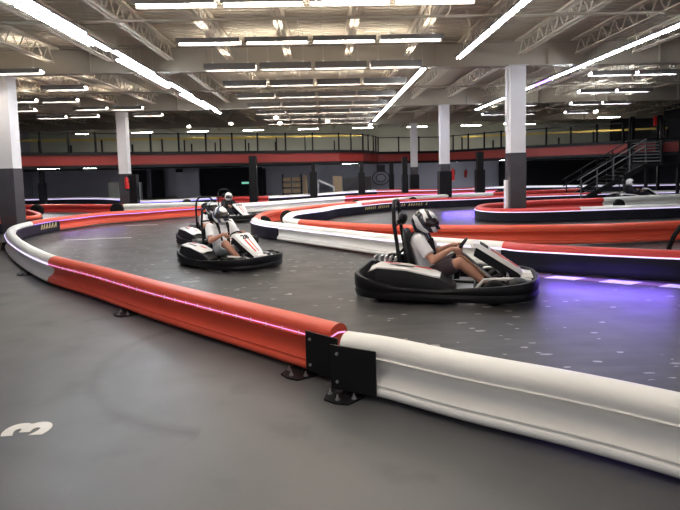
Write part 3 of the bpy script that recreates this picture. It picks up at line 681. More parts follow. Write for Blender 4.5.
# tray loop round the right column
course([(690, 193.5), (640, 195.5), (602, 197.6), (560, 199), (524, 200.8), (497, 202.6), (484, 203.8), (478.5, 206), (484, 207.4), (497, 208.3), (530, 208.2), (579, 206.8), (620, 205.5), (680, 203.5), (740, 201.5)],
       [(0, 2, dict(colour='white', label='cream barrier straight in front of the distant black-clad driver')),
        (2, 6, dict(colour='red', label='red barrier behind the big right column, far side of the right hairpin')),
        (6, 11, dict(colour='red', label='red barrier with white light strip round the front of the right hairpin', left='rib', right='belt', led=-1, ledr=0.010)),
        (11, 14, dict(colour='white', label='white-topped barrier with black belt at the right, behind the long orange one', left='rib', right='belt', led=-1, ledr=0.010))])
# back courses
course([(-60, 207), (0, 205.2), (60, 204), (110, 204.2), (124, 204), (140, 203.6), (185, 202.3), (205, 202.2), (240, 203), (280, 200.6), (320, 197.6), (344, 196), (390, 193.5), (439, 192), (497, 189.6)],
       [(0, 4, dict(colour='red', label='red barrier at the far left, in front of the blue-lit back barrier')),
        (4, 8, dict(colour='white', label='white barrier directly behind the two distant karts')),
        (8, 11, dict(colour='white', label='white barrier with lavender light strip left of mid hall', led=-1, ledr=0.02)),
        (11, 14, dict(colour='red', label='magenta-lit red barrier in front of the middle black posts', led=-1, ledr=0.02, ledmat='ledpink'))])
course([(-60, 200.5), (0, 199), (60, 197.4), (95, 197), (119, 198), (138, 200.2), (170, 199.3), (216, 196.9), (250, 196.2), (268, 195.8), (320, 193), (376, 189.7), (439, 188.6), (480, 187), (524, 185.7), (600, 184.6), (690, 183)],
       [(0, 4, dict(colour='white', label='rearmost barrier with blue belt light at the far left under the gallery', left='rib', right='belt', led=-1, ledr=0.02)),
        (4, 7, dict(colour='white', label='rearmost barrier with violet light strip behind the left karts', left='rib', right='belt', led=-1, ledr=0.02, ledmat='ledblue')),
        (7, 9, dict(colour='red', label='short red rearmost barrier beside the black post')),
        (9, 11, dict(colour='white', label='rearmost barrier with lavender strip before the storage shelf', left='rib', right='belt', led=-1, ledr=0.022)),
        (11, 13, dict(colour='red', label='rearmost red barrier before the grey wall at mid hall', led=-1, ledr=0.018)),
        (13, 16, dict(colour='white', label='rearmost barrier with thin white strip before the wide black panel at right', left='rib', right='belt', led=-1, ledr=0.018))])
# left hook island
course([(-60, 211.5), (0, 210), (22, 209.5), (33, 210.8), (38.5, 213.6), (34, 215.4), (22, 216.3), (0, 219.6), (-50, 226)],
       [(0, 4, dict(colour='red', label='red barrier behind the left column, far side of the left hairpin', left='belt', right='rib')),
        (4, 8, dict(colour='orange', label='orange barrier behind the left column, near side of the left hairpin', left='belt', right='rib'))])
# fix: tyres between barriers
def tyre(loc, r, wd, rz, label, group='spare tyres between barriers'):
    t = thing('spacer_tyre', label, 'tyre', loc, rz, group)
    a = MB(); a.lathe([(r * 0.55, -wd / 2), (r * 0.9, -wd / 2), (r, -wd * 0.38), (r * 1.0, wd * 0.38), (r * 0.9, wd / 2), (r * 0.55, wd / 2)], (0, 0, r), (0, 1, 0), 24, closed=True); a.obj('tread_ring', 'rubber', t)
    a = MB(); a.cyl((0, 0, r), (0, 1, 0), r * 0.56, wd * 0.5, 16); a.obj('hub', 'black', t)
for px, py, Y, r, lab in [(528, 248, 7.45, 0.17, 'black tyre standing behind the red-topped barrier at right'), (287, 213, 15.3, 0.21, 'large black tyre inside the centre hairpin'), (264, 217, 13.9, 0.19, 'black tyre at the very tip of the centre hairpin'),
                      (319, 206, 18.0, 0.2, 'black tyre before the orange barrier, behind the inner loop'), (356, 203, 20.3, 0.2, 'black tyre where the orange barrier turns cream'), (413, 198, 21.4, 0.2, 'black tyre behind the long lettered barrier'),
                      (37, 208, 21.4, 0.25, 'black tyre resting in front of the far left red barrier'), (117, 208, 20.6, 0.25, 'black tyre leaning near the foot of the extinguisher column'), (187, 204, 22.0, 0.26, 'black tyre on the white barrier left of the karts'),
                      (498, 193, 24.6, 0.22, 'black tyre left of the big right column'), (564, 190, 26.8, 0.2, 'black tyre before the far red barrier right of the big column'), (619, 204.5, 17.0, 0.19, 'black tyre inside the right hairpin by the cream barrier')]:
    q = aty(px, py, Y); tyre((q.x, Y, 0), r, 0.13, 0.1, lab)
# hose at the right edge
q = [aty(669, 248, 8.2), aty(671, 243, 8.1), aty(674, 236, 8.0), aty(680, 227, 8.0), aty(690, 221, 8.0)]
a = MB(); a.tube([(q[0].x, q[0].y, 0.0)] + [tuple(v) for v in q], 0.035, 8); tag(a.obj('black_hose', 'rubber'), 'bent black hose rising before the orange barrier at the right edge', 'hose')
# striped grate at the left edge
t = thing('striped_bumper', 'dark ribbed bumper pad at the left edge, beside the white bend', 'bumper pad', (at(-2, 250, 0).x, at(-2, 250, 0).y, 0), 0.3)
a = MB(); a.box(-0.55, 0.16, -0.06, 0.06, 0, 0.16); a.obj('pad', 'black', t, smooth=False)
for k in range(7): a = MB(); a.bar((-0.45 + 0.085 * k, -0.063, 0.02), (-0.42 + 0.085 * k, -0.063, 0.15), 0.006, 0.025); a.obj('rib', 'gold', t, smooth=False)
# cable ties along the near strip
nlp = nl[0][1]; par = nl[0][0][0]; PP = nl[0][0][1]
for k in range(26):
    f = 0.02 + k * 0.035; p, d, _ = along(PP, f); u = 0.085 * W_ + 0.004
    a = MB(); c = Vector((p.x - d.y * u, p.y + d.x * u, 0.302)); a.box(c.x - 0.003, c.x + 0.003, c.y - 0.012, c.y + 0.006, c.z - 0.014, c.z + 0.014); a.obj('cable_tie', 'column', par, smooth=False)
# loose end of the strip bridging to the white barrier
p0, d, _ = along(PP, 0.0); A = Vector((p0.x - d.y * 0.112, p0.y + d.x * 0.112, 0.302)); B = at(345, 331.5, 0.385) - Vector((par.location.x, par.location.y, 0))
a = MB(); a.tube([A, A.lerp(B, 0.25) + Vector((0, 0, 0.012)), A.lerp(B, 0.6) + Vector((0, 0, 0.018)), B], 0.0055, 6); a.obj('loose_strip_end', 'ledpink', par)
# small bolt heads on the rail crests
for (px, py, nm) in ((237, 298.5, 'orange'),):
    q = at(px, py, 0.405)
# area lights added in front of the rails for the light strips' glow
def strip_light(name, a, b, col, power, parent=None):
    L = bpy.data.lights.new(name, 'AREA'); L.shape = 'RECTANGLE'; d = b - a; L.size = d.length; L.size_y = 0.03; L.energy = power; L.color = col
    o = bpy.data.objects.new(name, L); C.objects.link(o); o.location = (a + b) / 2
    nrm = Vector((d.y, -d.x, 0)).normalized()
    if nrm.y > 0: nrm = -nrm
    aim = (nrm + Vector((0, 0, -1.0))).normalized(); x = d.normalized(); z = -aim; y = z.cross(x)
    o.rotation_euler = Matrix((x, y, z)).transposed().to_euler()
    return o
def at_off(px, py): p = at(px, py, 0.31); return p + Vector((0, -0.5, -0.02))
strip_light('strip_glow', at_off(530, 248), at_off(650, 253), (0.20, 0.10, 1.0), 6)
strip_light('strip_glow', at_off(440, 202), at_off(520, 199), (0.20, 0.12, 1.0), 26)
strip_light('strip_glow', at_off(70, 219), at_off(130, 214), (0.3, 0.2, 1.0), 1.5)

# ------------------------------------------------------------ floor marks
a = MB(); k0 = at(470, 271.5, 0); k1 = at(535, 277.4, 0); k2 = at(720, 291.5, 0)
def kerb():
    t = thing('kerb_stripe', 'painted white and brown kerb stripe along the foot of the red-topped barrier', 'kerb', (0, 0, 0))
    w_ = MB(); r_ = MB(); d = (k2 - k1); n = Vector((-d.y, d.x, 0)).normalized(); per = 0.66; L = d.length; dd = d.normalized(); s = -1.2
    while s < L:
        for mb, a0, a1 in ((w_, 0.0, 0.38), (r_, 0.38, 0.66)):
            A = k1 + dd * (s + a0); B = k1 + dd * (s + a1); sk = dd * 0.12
            mb.prism([A + n * 0.0, B + n * 0.0, B + n * 0.2 + sk, A + n * 0.2 + sk], (0, 0, 0.006))
        s += per
    w_.obj('white_blocks', 'paint', t, smooth=False); r_.obj('brown_blocks', mat('worn brown paint', (0.17, 0.10, 0.085), 0.6), t, smooth=False)
kerb()
def stripe(p, q, wd, lab):
    A = at(*p, 0); B = at(*q, 0); a = MB(); a.bar(A + Vector((0, 0, 0.003)), B + Vector((0, 0, 0.003)), wd, 0.006); tag(a.obj('floor_line', 'paint', smooth=False), lab, 'floor marking', 'white floor lines')
stripe((65, 240.2), (131, 237.6), 0.07, 'thin white grid line on the track inside the left bend')
stripe((126, 225.6), (158, 224.6), 0.06, 'short faint white line farther back inside the left bend')
cu = bpy.data.curves.new('three', 'FONT'); cu.body = '3'; cu.size = 0.34; cu.extrude = 0.0015; cu.offset = 0.016; cu.align_x = 'CENTER'; cu.align_y = 'CENTER'
tmp = bpy.data.objects.new('three', cu); C.objects.link(tmp); bpy.context.view_layer.update()
me = bpy.data.meshes.new_from_object(tmp.evaluated_get(bpy.context.evaluated_depsgraph_get())); bpy.data.objects.remove(tmp)
me.materials.clear(); me.materials.append(M['paint']); o = bpy.data.objects.new('floor_number', me); C.objects.link(o)
q = at(31.0, 428.8, 0); o.location = (q.x, q.y, 0.002); o.rotation_euler = (0, 0, PI / 2 + 0.05); o.scale = (1.05, 1.0, 1)
tag(o, 'white painted number 3 on the grey floor in the left foreground', 'floor marking')
# ------------------------------------------------------------ drivers
def union(mb, name, voxel, smooth=3, fac=0.5):
    me = mb.mesh(name + '_src', 'skin'); o = bpy.data.objects.new('tmp', me); C.objects.link(o)
    r = o.modifiers.new('r', 'REMESH'); r.mode = 'VOXEL'; r.voxel_size = voxel; r.use_smooth_shade = True
    s = o.modifiers.new('s', 'SMOOTH'); s.iterations = smooth; s.factor = fac
    bpy.context.view_layer.update(); out = bpy.data.meshes.new_from_object(o.evaluated_get(bpy.context.evaluated_depsgraph_get()))
    out.name = name; bpy.data.objects.remove(o); out.materials.clear()
    return out
HEAD = Vector((-0.225, 0, 0.825))
WC = Vector((0.17, 0, 0.51)); WA = Vector((-0.8, 0, 0.6)); WU = Vector((0.6, 0, 0.8)); WF = -WA
SH, EL = (-0.27, 0.195, 0.63), (-0.10, 0.30, 0.42)
def wrist(s): return WC + Vector((0, s * 0.15, 0)) + Vector((0, s * 0.035, 0)) - WF * 0.07 - WU * 0.02
def limb(mb, pts, rad, n=12):
    mb.tube(pts, rad, n)
    for p, r in zip(pts, rad): mb.ball(p, r * 0.985, n=12, m=8)
def body_mesh():
    a = MB()
    # trunk
    a.ovals([((-0.20, 0, 0.14), 0.10, 0.08, (1, 0, 0.3)), ((-0.20, 0, 0.20), 0.165, 0.115, (1, 0, 0.3)), ((-0.215, 0, 0.30), 0.145, 0.105, (1, 0, 0.15)), ((-0.24, 0, 0.42), 0.155, 0.11, (1, 0, 0.1)), ((-0.265, 0, 0.54), 0.175, 0.115, (1, 0, 0)), ((-0.27, 0, 0.64), 0.17, 0.085, (1, 0, 0)), ((-0.265, 0, 0.69), 0.08, 0.06, (1, 0, 0))])
    limb(a, [(-0.265, 0, 0.66), (-0.24, 0, 0.76)], [0.062, 0.056])
    a.ball(HEAD + Vector((0, 0, 0.01)), 0.098, 0.077, 0.115); a.ball(HEAD + Vector((0.035, 0, -0.055)), 0.06, 0.05, 0.055)
    a.ball(HEAD + Vector((0.10, 0, -0.012)), 0.016, 0.012, 0.022)
    for s in (-1, 1):
        a.ball(HEAD + Vector((-0.005, s * 0.078, -0.01)), 0.02, 0.01, 0.03)
        sh = Vector((SH[0], SH[1] * s, SH[2])); el = Vector((EL[0], EL[1] * s, EL[2])); wr = wrist(s)
        limb(a, [sh, sh.lerp(el, 0.5), el], [0.058, 0.050, 0.042]); limb(a, [el, el.lerp(wr, 0.35), wr], [0.043, 0.042, 0.026])
        hp = Vector((-0.17, 0.095 * s, 0.19)); kn = Vector((0.19, 0.21 * s, 0.39)); an = Vector((0.46, 0.15 * s, 0.15))
        limb(a, [hp, hp.lerp(kn, 0.5), kn], [0.09, 0.08, 0.058]); limb(a, [kn, kn.lerp(an, 0.35), an], [0.056, 0.058, 0.036])
        limb(a, [an, an + Vector((0.09, 0, 0.03)), an + Vector((0.16, 0, 0.09))], [0.036, 0.035, 0.028])
        # hand closed round the rim
        c = WC + Vector((0, s * 0.15, 0)); O = Vector((0, s, 0))
        limb(a, [wr, c + O * 0.032 - WF * 0.03], [0.026, 0.03], 10)
        a.ball(c + O * 0.034 - WF * 0.012, 0.022, 0.018, 0.043, rot=Matrix.Rotation(math.atan2(0.6, 0.8), 3, 'Y'))
        for j, (tt, ln) in enumerate(((0.033, 0.92), (0.011, 1.0), (-0.011, 0.95), (-0.032, 0.8))):
            b = c + WU * tt
            limb(a, [b + O * 0.037 - WF * 0.006, b + O * 0.026 * ln + WF * 0.028, b - O * 0.006 + WF * 0.034 * ln, b - O * 0.024 * ln + WF * 0.012], [0.0095, 0.009, 0.0085, 0.0075], 8)
        limb(a, [c + O * 0.028 - WF * 0.028 + WU * 0.01, c + O * 0.006 - WF * 0.03 + WU * 0.038, c - O * 0.018 - WF * 0.022 + WU * 0.05], [0.014, 0.0105, 0.009], 8)
    return union(a, 'driver_body', 0.0075, 2, 0.4)
def shirt_mesh(long=False):
    a = MB(); e = 0.014
    a.ovals([((-0.205, 0, 0.20), 0.172, 0.125, (1, 0, 0.3)), ((-0.22, 0, 0.30), 0.168, 0.125, (1, 0, 0.15)), ((-0.245, 0, 0.42), 0.176, 0.13, (1, 0, 0.1)), ((-0.27, 0, 0.54), 0.195, 0.132, (1, 0, 0)), ((-0.273, 0, 0.64), 0.19, 0.10, (1, 0, 0)), ((-0.267, 0, 0.695), 0.095, 0.075, (1, 0, 0)), ((-0.263, 0, 0.715), 0.072, 0.066, (1, 0, 0))], 20)
    for s in (-1, 1):
        sh = Vector((SH[0], SH[1] * s, SH[2])); el = Vector((EL[0], EL[1] * s, EL[2])); wr = wrist(s)
        if long: limb(a, [sh, sh.lerp(el, 0.5), el], [0.074, 0.066, 0.058]); limb(a, [el, el.lerp(wr, 0.9)], [0.058, 0.038])
        else:
            limb(a, [sh, sh.lerp(el, 0.45)], [0.076, 0.072]); a.tube([sh, sh.lerp(el, 0.35), sh.lerp(el, 0.74)], [0.074, 0.074, 0.07], 14)
    return union(a, 'shirt', 0.010, 4)
def shorts_mesh(long=False):
    a = MB()
    a.ovals([((-0.20, 0, 0.125), 0.12, 0.09, (1, 0, 0.3)), ((-0.20, 0, 0.18), 0.182, 0.13, (1, 0, 0.3)), ((-0.21, 0, 0.27), 0.174, 0.125, (1, 0, 0.15))], 20)
    for s in (-1, 1):
        hp = Vector((-0.17, 0.095 * s, 0.19)); kn = Vector((0.19, 0.21 * s, 0.39)); an = Vector((0.46, 0.15 * s, 0.15))
        if long: limb(a, [hp, hp.lerp(kn, 0.5), kn], [0.105, 0.094, 0.075]); limb(a, [kn, kn.lerp(an, 0.9)], [0.073, 0.05])
        else: a.ball(hp, 0.105); a.tube([hp, hp.lerp(kn, 0.5), hp.lerp(kn, 0.86)], [0.105, 0.098, 0.084], 16)
    return union(a, 'shorts', 0.010, 4)
def helmet_meshes():
    a = MB(); n = 28; m = 18; vs = []; fs = []; cut = set()
    def P(i, k, grow=0.0):
        th = PI * i / m; ph = 2 * PI * k / n - PI; x = math.sin(th) * math.cos(ph); y = math.sin(th) * math.sin(ph); z = math.cos(th)
        fx = 0.150 + (0.022 if x > 0 and z < 0.1 else 0) * min(1, max(0, x)); r = Vector((x * fx, y * 0.128, z * 0.148))
        if z < -0.1 and x > 0: r.x += 0.026 * min(1, (-z - 0.1) / 0.4) * x      # chin bar
        if z < -0.55: r.z = -0.118 + (r.z + 0.081) * 0.15
        return r * (1 + grow) + HEAD
    def isport(i, k):
        th = (i + 0.5) / m; ph = abs(2 * PI * (k + 0.5) / n - PI); return 0.38 < th < 0.60 and ph < 1.25
    for i in range(m + 1):
        for k in range(n): vs.append(P(i, k))
    for i in range(m):
        for k in range(n):
            if isport(i, k) or i >= m - 3: continue
            l = (k + 1) % n; f = (i * n + k, (i + 1) * n + k, (i + 1) * n + l, i * n + l); fs.append(f)
    a.add(vs, fs); shell = a.mesh('helmet', 'helmw', ang=60)
    bm = bmesh.new(); bm.from_mesh(shell); bmesh.ops.remove_doubles(bm, verts=bm.verts, dist=1e-5); bmesh.ops.solidify(bm, geom=bm.faces[:], thickness=0.012); bmesh.ops.recalc_face_normals(bm, faces=bm.faces)
    for f in bm.faces: f.smooth = True
    bm.to_mesh(shell); bm.free()
    b = MB(); vs = []; fs = []; ids = {}
    for i in range(m + 1):
        for k in range(n): vs.append(P(i, k, 0.012))
    for i in range(m):
        for k in range(n):
            if isport(i, k): l = (k + 1) % n; fs.append((i * n + k, (i + 1) * n + k, (i + 1) * n + l, i * n + l))
    b.add(vs, fs); vis = b.mesh('visor', 'visor')
    bm = bmesh.new(); bm.from_mesh(vis); bmesh.ops.delete(bm, geom=[v for v in bm.verts if not v.link_faces], context='VERTS'); bmesh.ops.solidify(bm, geom=bm.faces[:], thickness=0.006)
    for f in bm.faces: f.smooth = True
    bm.to_mesh(vis); bm.free()
    c = MB(); c.box(HEAD.x + 0.165, HEAD.x + 0.188, -0.035, 0.035, HEAD.z - 0.088, HEAD.z - 0.062)
    return shell, vis, c.mesh('chin_vent', 'black')
BODY = body_mesh(); BODY.materials.append(M['skin'])
SHIRT = {False: shirt_mesh(False), True: shirt_mesh(True)}; SHORT = {False: shorts_mesh(False), True: shorts_mesh(True)}
HS, HV, HP = helmet_meshes()
def put(me, name, m, parent):
    q = me.copy(); q.materials.clear(); q.materials.append(M[m]); o = bpy.data.objects.new(name, q); C.objects.link(o); o.parent = parent; return o
def driver(loc, rz, sc, label, shirt, shorts, helm, shoe='shoe', long=False, longp=False):
    t = thing('person', label, 'person', loc, rz, sc=sc, group='kart drivers')
    o = bpy.data.objects.new('body', BODY); C.objects.link(o); o.parent = t
    put(SHIRT[long], 'shirt' if not long else 'jacket', shirt, t); put(SHORT[longp], 'shorts' if not longp else 'trousers', shorts, t)
    h = put(HS, 'helmet', helm, t)
    v = bpy.data.objects.new('visor', HV); C.objects.link(v); v.parent = h
    v = bpy.data.objects.new('chin_vent', HP); C.objects.link(v); v.parent = h
    for s in (-1, 1):
        a = MB(); b = Vector((0.46, 0.15 * s, 0.15)); rot = Matrix.Rotation(-0.55, 3, 'Y')
        a.ball(b + Vector((0.0, 0, -0.015)), 0.055, 0.045, 0.05, rot=rot); a.ball(b + Vector((0.09, 0, 0.04)), 0.10, 0.046, 0.042, rot=rot); a.ball(b + Vector((0.155, 0, 0.085)), 0.05, 0.042, 0.034, rot=rot); a.obj('shoe', shoe, t)
        # harness strap over the chest
        a = MB(); q = [(-0.385, 0.10 * s, 0.62), (-0.34, 0.10 * s, 0.708), (-0.275, 0.105 * s, 0.735), (-0.19, 0.10 * s, 0.69), (-0.155, 0.095 * s, 0.62), (-0.128, 0.085 * s, 0.50), (-0.108, 0.065 * s, 0.38), (-0.085, 0.03 * s, 0.26)]
        for i in range(len(q) - 1): a.bar(q[i], q[i + 1], 0.05, 0.012)
        a.obj('harness_strap', 'strap', t, smooth=False)
    return t
# ------------------------------------------------------------ karts
def ringpts(n=64, L=1.0, Wd=0.68):
    out = []
    for k in range(n):
        t = 2 * PI * k / n; c, s = math.cos(t), math.sin(t); e = 0.42 if c < 0 else 0.62
        x = math.copysign(abs(c) ** e, c) * L; y = math.copysign(abs(s) ** e, s) * Wd; out.append((x + 0.02, y))
    return out
def kart(loc, rz, sc, label, number=None, accent='kred'):
    t = thing('racing_kart', label, 'kart', loc, rz, sc=sc, group='racing karts')
    # bumper: tall plastic band all round
    R = ringpts(); n = len(R); a = MB(); vs = []
    for i, (x, y) in enumerate(R):
        zt = 0.185 + 0.10 * max(0, -x - 0.45) / 0.5 + 0.06 * max(0, x - 0.1) / 0.9 - 0.02 * math.exp(-((x + 0.1) / 0.25) ** 2); zt = min(zt, 0.285)
        r = Vector((x, y, 0)).normalized()
        for u, z in ((0, 0.045), (0.018, 0.09), (0.004, 0.125), (0.016, 0.15), (0.018, zt - 0.02), (0.004, zt), (-0.03, zt), (-0.045, zt - 0.03), (-0.045, 0.06)): vs.append((x + r.x * u, y + r.y * u, z))
    m = 9; fs = [(i * m + k, i * m + (k + 1) % m, ((i + 1) % n) * m + (k + 1) % m, ((i + 1) % n) * m + k) for i in range(n) for k in range(m)]
    a.add(vs, fs); a.obj('bumper', 'black', t, ang=40)
    # chassis
    a = MB()
    for y in (-0.3, 0.3): a.tube([(-0.9, y, 0.11), (-0.3, y, 0.07), (0.5, y * 0.8, 0.07), (0.92, y * 0.6, 0.11)], 0.018)
    for x in (-0.72, -0.3, 0.35, 0.8): a.tube([(x, -0.42, 0.08), (x, 0.42, 0.08)], 0.016)
    for x, y in ((-0.62, 0.6), (0.58, 0.6)):
        a.tube([(x, -y, 0.135), (x, y, 0.135)], 0.02)
    a.obj('chassis', 'blackmetal', t)
    a = MB(); a.box(-0.15, 0.85, -0.26, 0.26, 0.045, 0.058); a.obj('floor_pan', 'steel', t, smooth=False)
    for x, y, r, wd in ((-0.62, 0.50, 0.14, 0.20), (-0.62, -0.50, 0.14, 0.20), (0.56, 0.50, 0.128, 0.13), (0.56, -0.50, 0.128, 0.13)):
        a = MB(); a.lathe([(r * 0.55, -wd / 2), (r * 0.86, -wd / 2), (r * 0.97, -wd * 0.4), (r, -wd * 0.2), (r, wd * 0.2), (r * 0.97, wd * 0.4), (r * 0.86, wd / 2), (r * 0.55, wd / 2)], (x, y, r), (0, 1, 0), 24, closed=True); wh = a.obj('wheel', 'rubber', t)
        a = MB(); a.cyl((x, y, r), (0, 1, 0), r * 0.5, wd * 0.86, 16); a.cyl((x, y, r), (0, 1, 0), 0.03, wd * 1.05, 10); a.obj('rim', 'steel', wh)
    # side pods
    for s in (-1, 1):
        a = MB()
        def sec(x, y0, y1, zb, zt): return [(x, s * y0, zb), (x, s * y1, zb), (x, s * (y1 + 0.01), (zb + zt) / 2), (x, s * (y1 - 0.03), zt - 0.02), (x, s * y0, zt)]
        S = [sec(-0.80, 0.34, 0.56, 0.17, 0.33), sec(-0.70, 0.31, 0.62, 0.10, 0.385), sec(-0.30, 0.30, 0.63, 0.07, 0.36), sec(-0.04, 0.32, 0.63, 0.07, 0.305), sec(0.16, 0.38, 0.60, 0.08, 0.20)]
        vs = [p for q in S for p in q]; fs = [(i * 5 + k, i * 5 + (k + 1) % 5, (i + 1) * 5 + (k + 1) % 5, (i + 1) * 5 + k) for i in range(4) for k in range(5)] + [(0, 1, 2, 3, 4), (20, 21, 22, 23, 24)]
        a.add(vs, fs); a.obj('side_pod', 'black', t, ang=25)
        a = MB(); T = [(-0.76, 0.36, 0.565, 0.362), (-0.68, 0.33, 0.60, 0.402), (-0.36, 0.32, 0.61, 0.384), (-0.06, 0.335, 0.60, 0.320), (0.0, 0.38, 0.57, 0.305)]
        vs = []; 
        for x, y0, y1, z in T: vs += [(x, s * y0, z - 0.012), (x, s * (y0 + y1) / 2, z - 0.004), (x, s * y1, z - 0.03), (x, s * y0, z), (x, s * (y0 + y1) / 2, z + 0.008), (x, s * y1, z - 0.014)]
        fs = []
        for i in range(4):
            b = i * 6; c = b + 6; fs += [(b, b + 1, c + 1, c), (b + 1, b + 2, c + 2, c + 1), (b + 3, c + 3, c + 4, b + 4), (b + 4, c + 4, c + 5, b + 5), (b, c, c + 3, b + 3), (b + 2, b + 5, c + 5, c + 2)]
        fs += [(0, 3, 4, 1), (1, 4, 5, 2), (24, 25, 28, 27), (25, 26, 29, 28)]
        a.add(vs, fs); cv = a.obj('pod_cover', 'kwhite', t, ang=40)
        for (xa, xb, ya, yb, za, zb, mt, nm) in ((-0.62, -0.10, 0.40, 0.44, 0.412, 0.352, accent, 'pod_stripe'), (-0.55, -0.28, 0.50, 0.53, 0.406, 0.385, 'black', 'pod_mark')):
            a = MB(); a.bar((xa, s * ya, za), (xb, s * yb, zb), 0.035, 0.004); a.obj(nm, mt, cv, smooth=False)
    # engine behind the seat on the right, tank on the left
    a = MB(); a.box(-0.80, -0.46, -0.33, -0.12, 0.10, 0.34); a.box(-0.76, -0.5, -0.3, -0.15, 0.34, 0.40); a.obj('engine', 'blackmetal', t, smooth=False)
    a = MB()
    for k in range(5): a.box(-0.77 + 0.06 * k, -0.75 + 0.06 * k, -0.31, -0.14, 0.40, 0.45)
    a.tube([(-0.82, 0.28, 0.2), (-0.82, 0.0, 0.22), (-0.8, -0.25, 0.2)], 0.04); a.obj('exhaust', 'steel', t)
    # seat
    a = MB(); S = []
    prof = [(0.10, 0.17), (0.02, 0.10), (-0.16, 0.075), (-0.30, 0.11), (-0.375, 0.25), (-0.42, 0.45), (-0.45, 0.62), (-0.455, 0.74)]
    vs = []
    for i, (x, z) in enumerate(prof):
        wv = 0.205 if i < 6 else (0.19, 0.13)[i - 6]; lift = (0.03, 0.08, 0.12, 0.13, 0.10, 0.10, 0.06, 0.02)[i]; fwd = 0 if i < 3 else (0.03, 0.10, 0.10, 0.08, 0.03)[i - 3]
        for j in range(9):
            u = (j - 4) / 4; e = abs(u) ** 2.5; vs.append((x + e * fwd, u * wv, z + e * (lift if i < 4 else 0.0)))
    fs = [(i * 9 + j, i * 9 + j + 1, (i + 1) * 9 + j + 1, (i + 1) * 9 + j) for i in range(len(prof) - 1) for j in range(8)]
    a.add(vs, fs); st = a.obj('seat', 'black', t, ang=60); md = st.modifiers.new('thick', 'SOLIDIFY'); md.thickness = 0.02; md.offset = -1 if False else 1
    # roll hoop and headrest
    a = MB(); q = [(-0.42, -0.23, 0.08), (-0.49, -0.245, 0.45), (-0.54, -0.23, 0.80), (-0.55, -0.2, 1.0), (-0.555, -0.12, 1.075), (-0.555, 0.12, 1.075), (-0.55, 0.2, 1.0), (-0.54, 0.23, 0.80), (-0.49, 0.245, 0.45), (-0.42, 0.23, 0.08)]
    a.tube(q, 0.022, 10); a.tube([(-0.53, -0.2, 0.80), (-0.53, 0.2, 0.80)], 0.016); a.tube([(-0.47, -0.21, 0.5), (-0.80, -0.3, 0.14)], 0.016); a.tube([(-0.47, 0.21, 0.5), (-0.80, 0.3, 0.14)], 0.016); a.obj('roll_hoop', 'blackmetal', t)
    a = MB(); a.ball((-0.475, 0, 0.87), 0.055, 0.13, 0.08); a.bar((-0.53, 0, 0.82), (-0.46, 0, 0.85), 0.12, 0.05); a.obj('headrest', 'black', t)
    # steering
    a = MB(); q = [WC + Vector((0, math.cos(k * PI / 12) * 0.15, 0)) + WU * math.sin(k * PI / 12) * 0.15 for k in range(24)]; a.tube(q, 0.014, 8, closed=True)
    for an in (0, PI, -PI / 2): a.bar(WC, WC + Vector((0, math.cos(an) * 0.15, 0)) + WU * math.sin(an) * 0.15, 0.03, 0.008)
    a.cyl(WC, WA, 0.04, 0.03); wl = a.obj('steering_wheel', 'black', t)
    a = MB(); a.tube([WC, WC + Vector((0.42, 0, -0.38))], 0.014); a.tube([(0.75, -0.12, 0.08), (0.56, -0.02, 0.33), (0.75, 0.12, 0.08)], 0.012); a.obj('steering_column', 'steel', t)
    # front panel with number
    top = [(0.37, -0.15, 0.60), (0.37, 0.15, 0.60)]; 
    secs = [(0.33, 0.175, 0.60), (0.39, 0.170, 0.595), (0.60, 0.145, 0.46), (0.83, 0.10, 0.31), (0.87, 0.075, 0.27)]
    vs = []
    for x, hw, z in secs: vs += [(x, -hw - 0.02, z - 0.05), (x, -hw, z), (x, hw, z), (x, hw + 0.02, z - 0.05), (x - 0.03, 0, z - 0.055)]
    fs = [(i * 5 + k, i * 5 + (k + 1) % 5, (i + 1) * 5 + (k + 1) % 5, (i + 1) * 5 + k) for i in range(4) for k in range(5)] + [(0, 1, 2, 3, 4), (20, 21, 22, 23, 24)]
    a = MB(); a.add(vs, fs); pn = a.obj('front_panel', 'kwhite', t, ang=50)
    a = MB(); vs = []
    for x, hw, z in secs[1:]: vs += [(x - 0.05, -hw - 0.035, z - 0.13), (x - 0.02, -hw - 0.024, z - 0.04), (x - 0.02, hw + 0.024, z - 0.04), (x - 0.05, hw + 0.035, z - 0.13)]
    fs = [(i * 4 + k, i * 4 + (k + 1) % 4, (i + 1) * 4 + (k + 1) % 4, (i + 1) * 4 + k) for i in range(3) for k in range(4)] + [(0, 1, 2, 3), (12, 13, 14, 15)]
    a.add(vs, fs); a.obj('panel_support', 'black', t, smooth=False)
    def on(x): # height of panel top
        for (xa, _, za), (xb, _, zb) in zip(secs, secs[1:]):
            if xa <= x <= xb: return za + (zb - za) * (x - xa) / (xb - xa)
    for y in (-0.035, 0.03):
        a = MB(); a.bar((0.53, y * 1.3, on(0.53) + 0.006), (0.82, y, on(0.82) + 0.006), 0.035 if y < 0 else 0.02, 0.004); a.obj('panel_stripe', accent, pn, smooth=False)
    if not number:
        for y in (-0.09, -0.03, 0.03, 0.09):
            a = MB(); a.bar((0.41, y, on(0.41) + 0.005), (0.50, y, on(0.50) + 0.005), 0.036, 0.004); a.obj('panel_mark', 'black', pn, smooth=False)
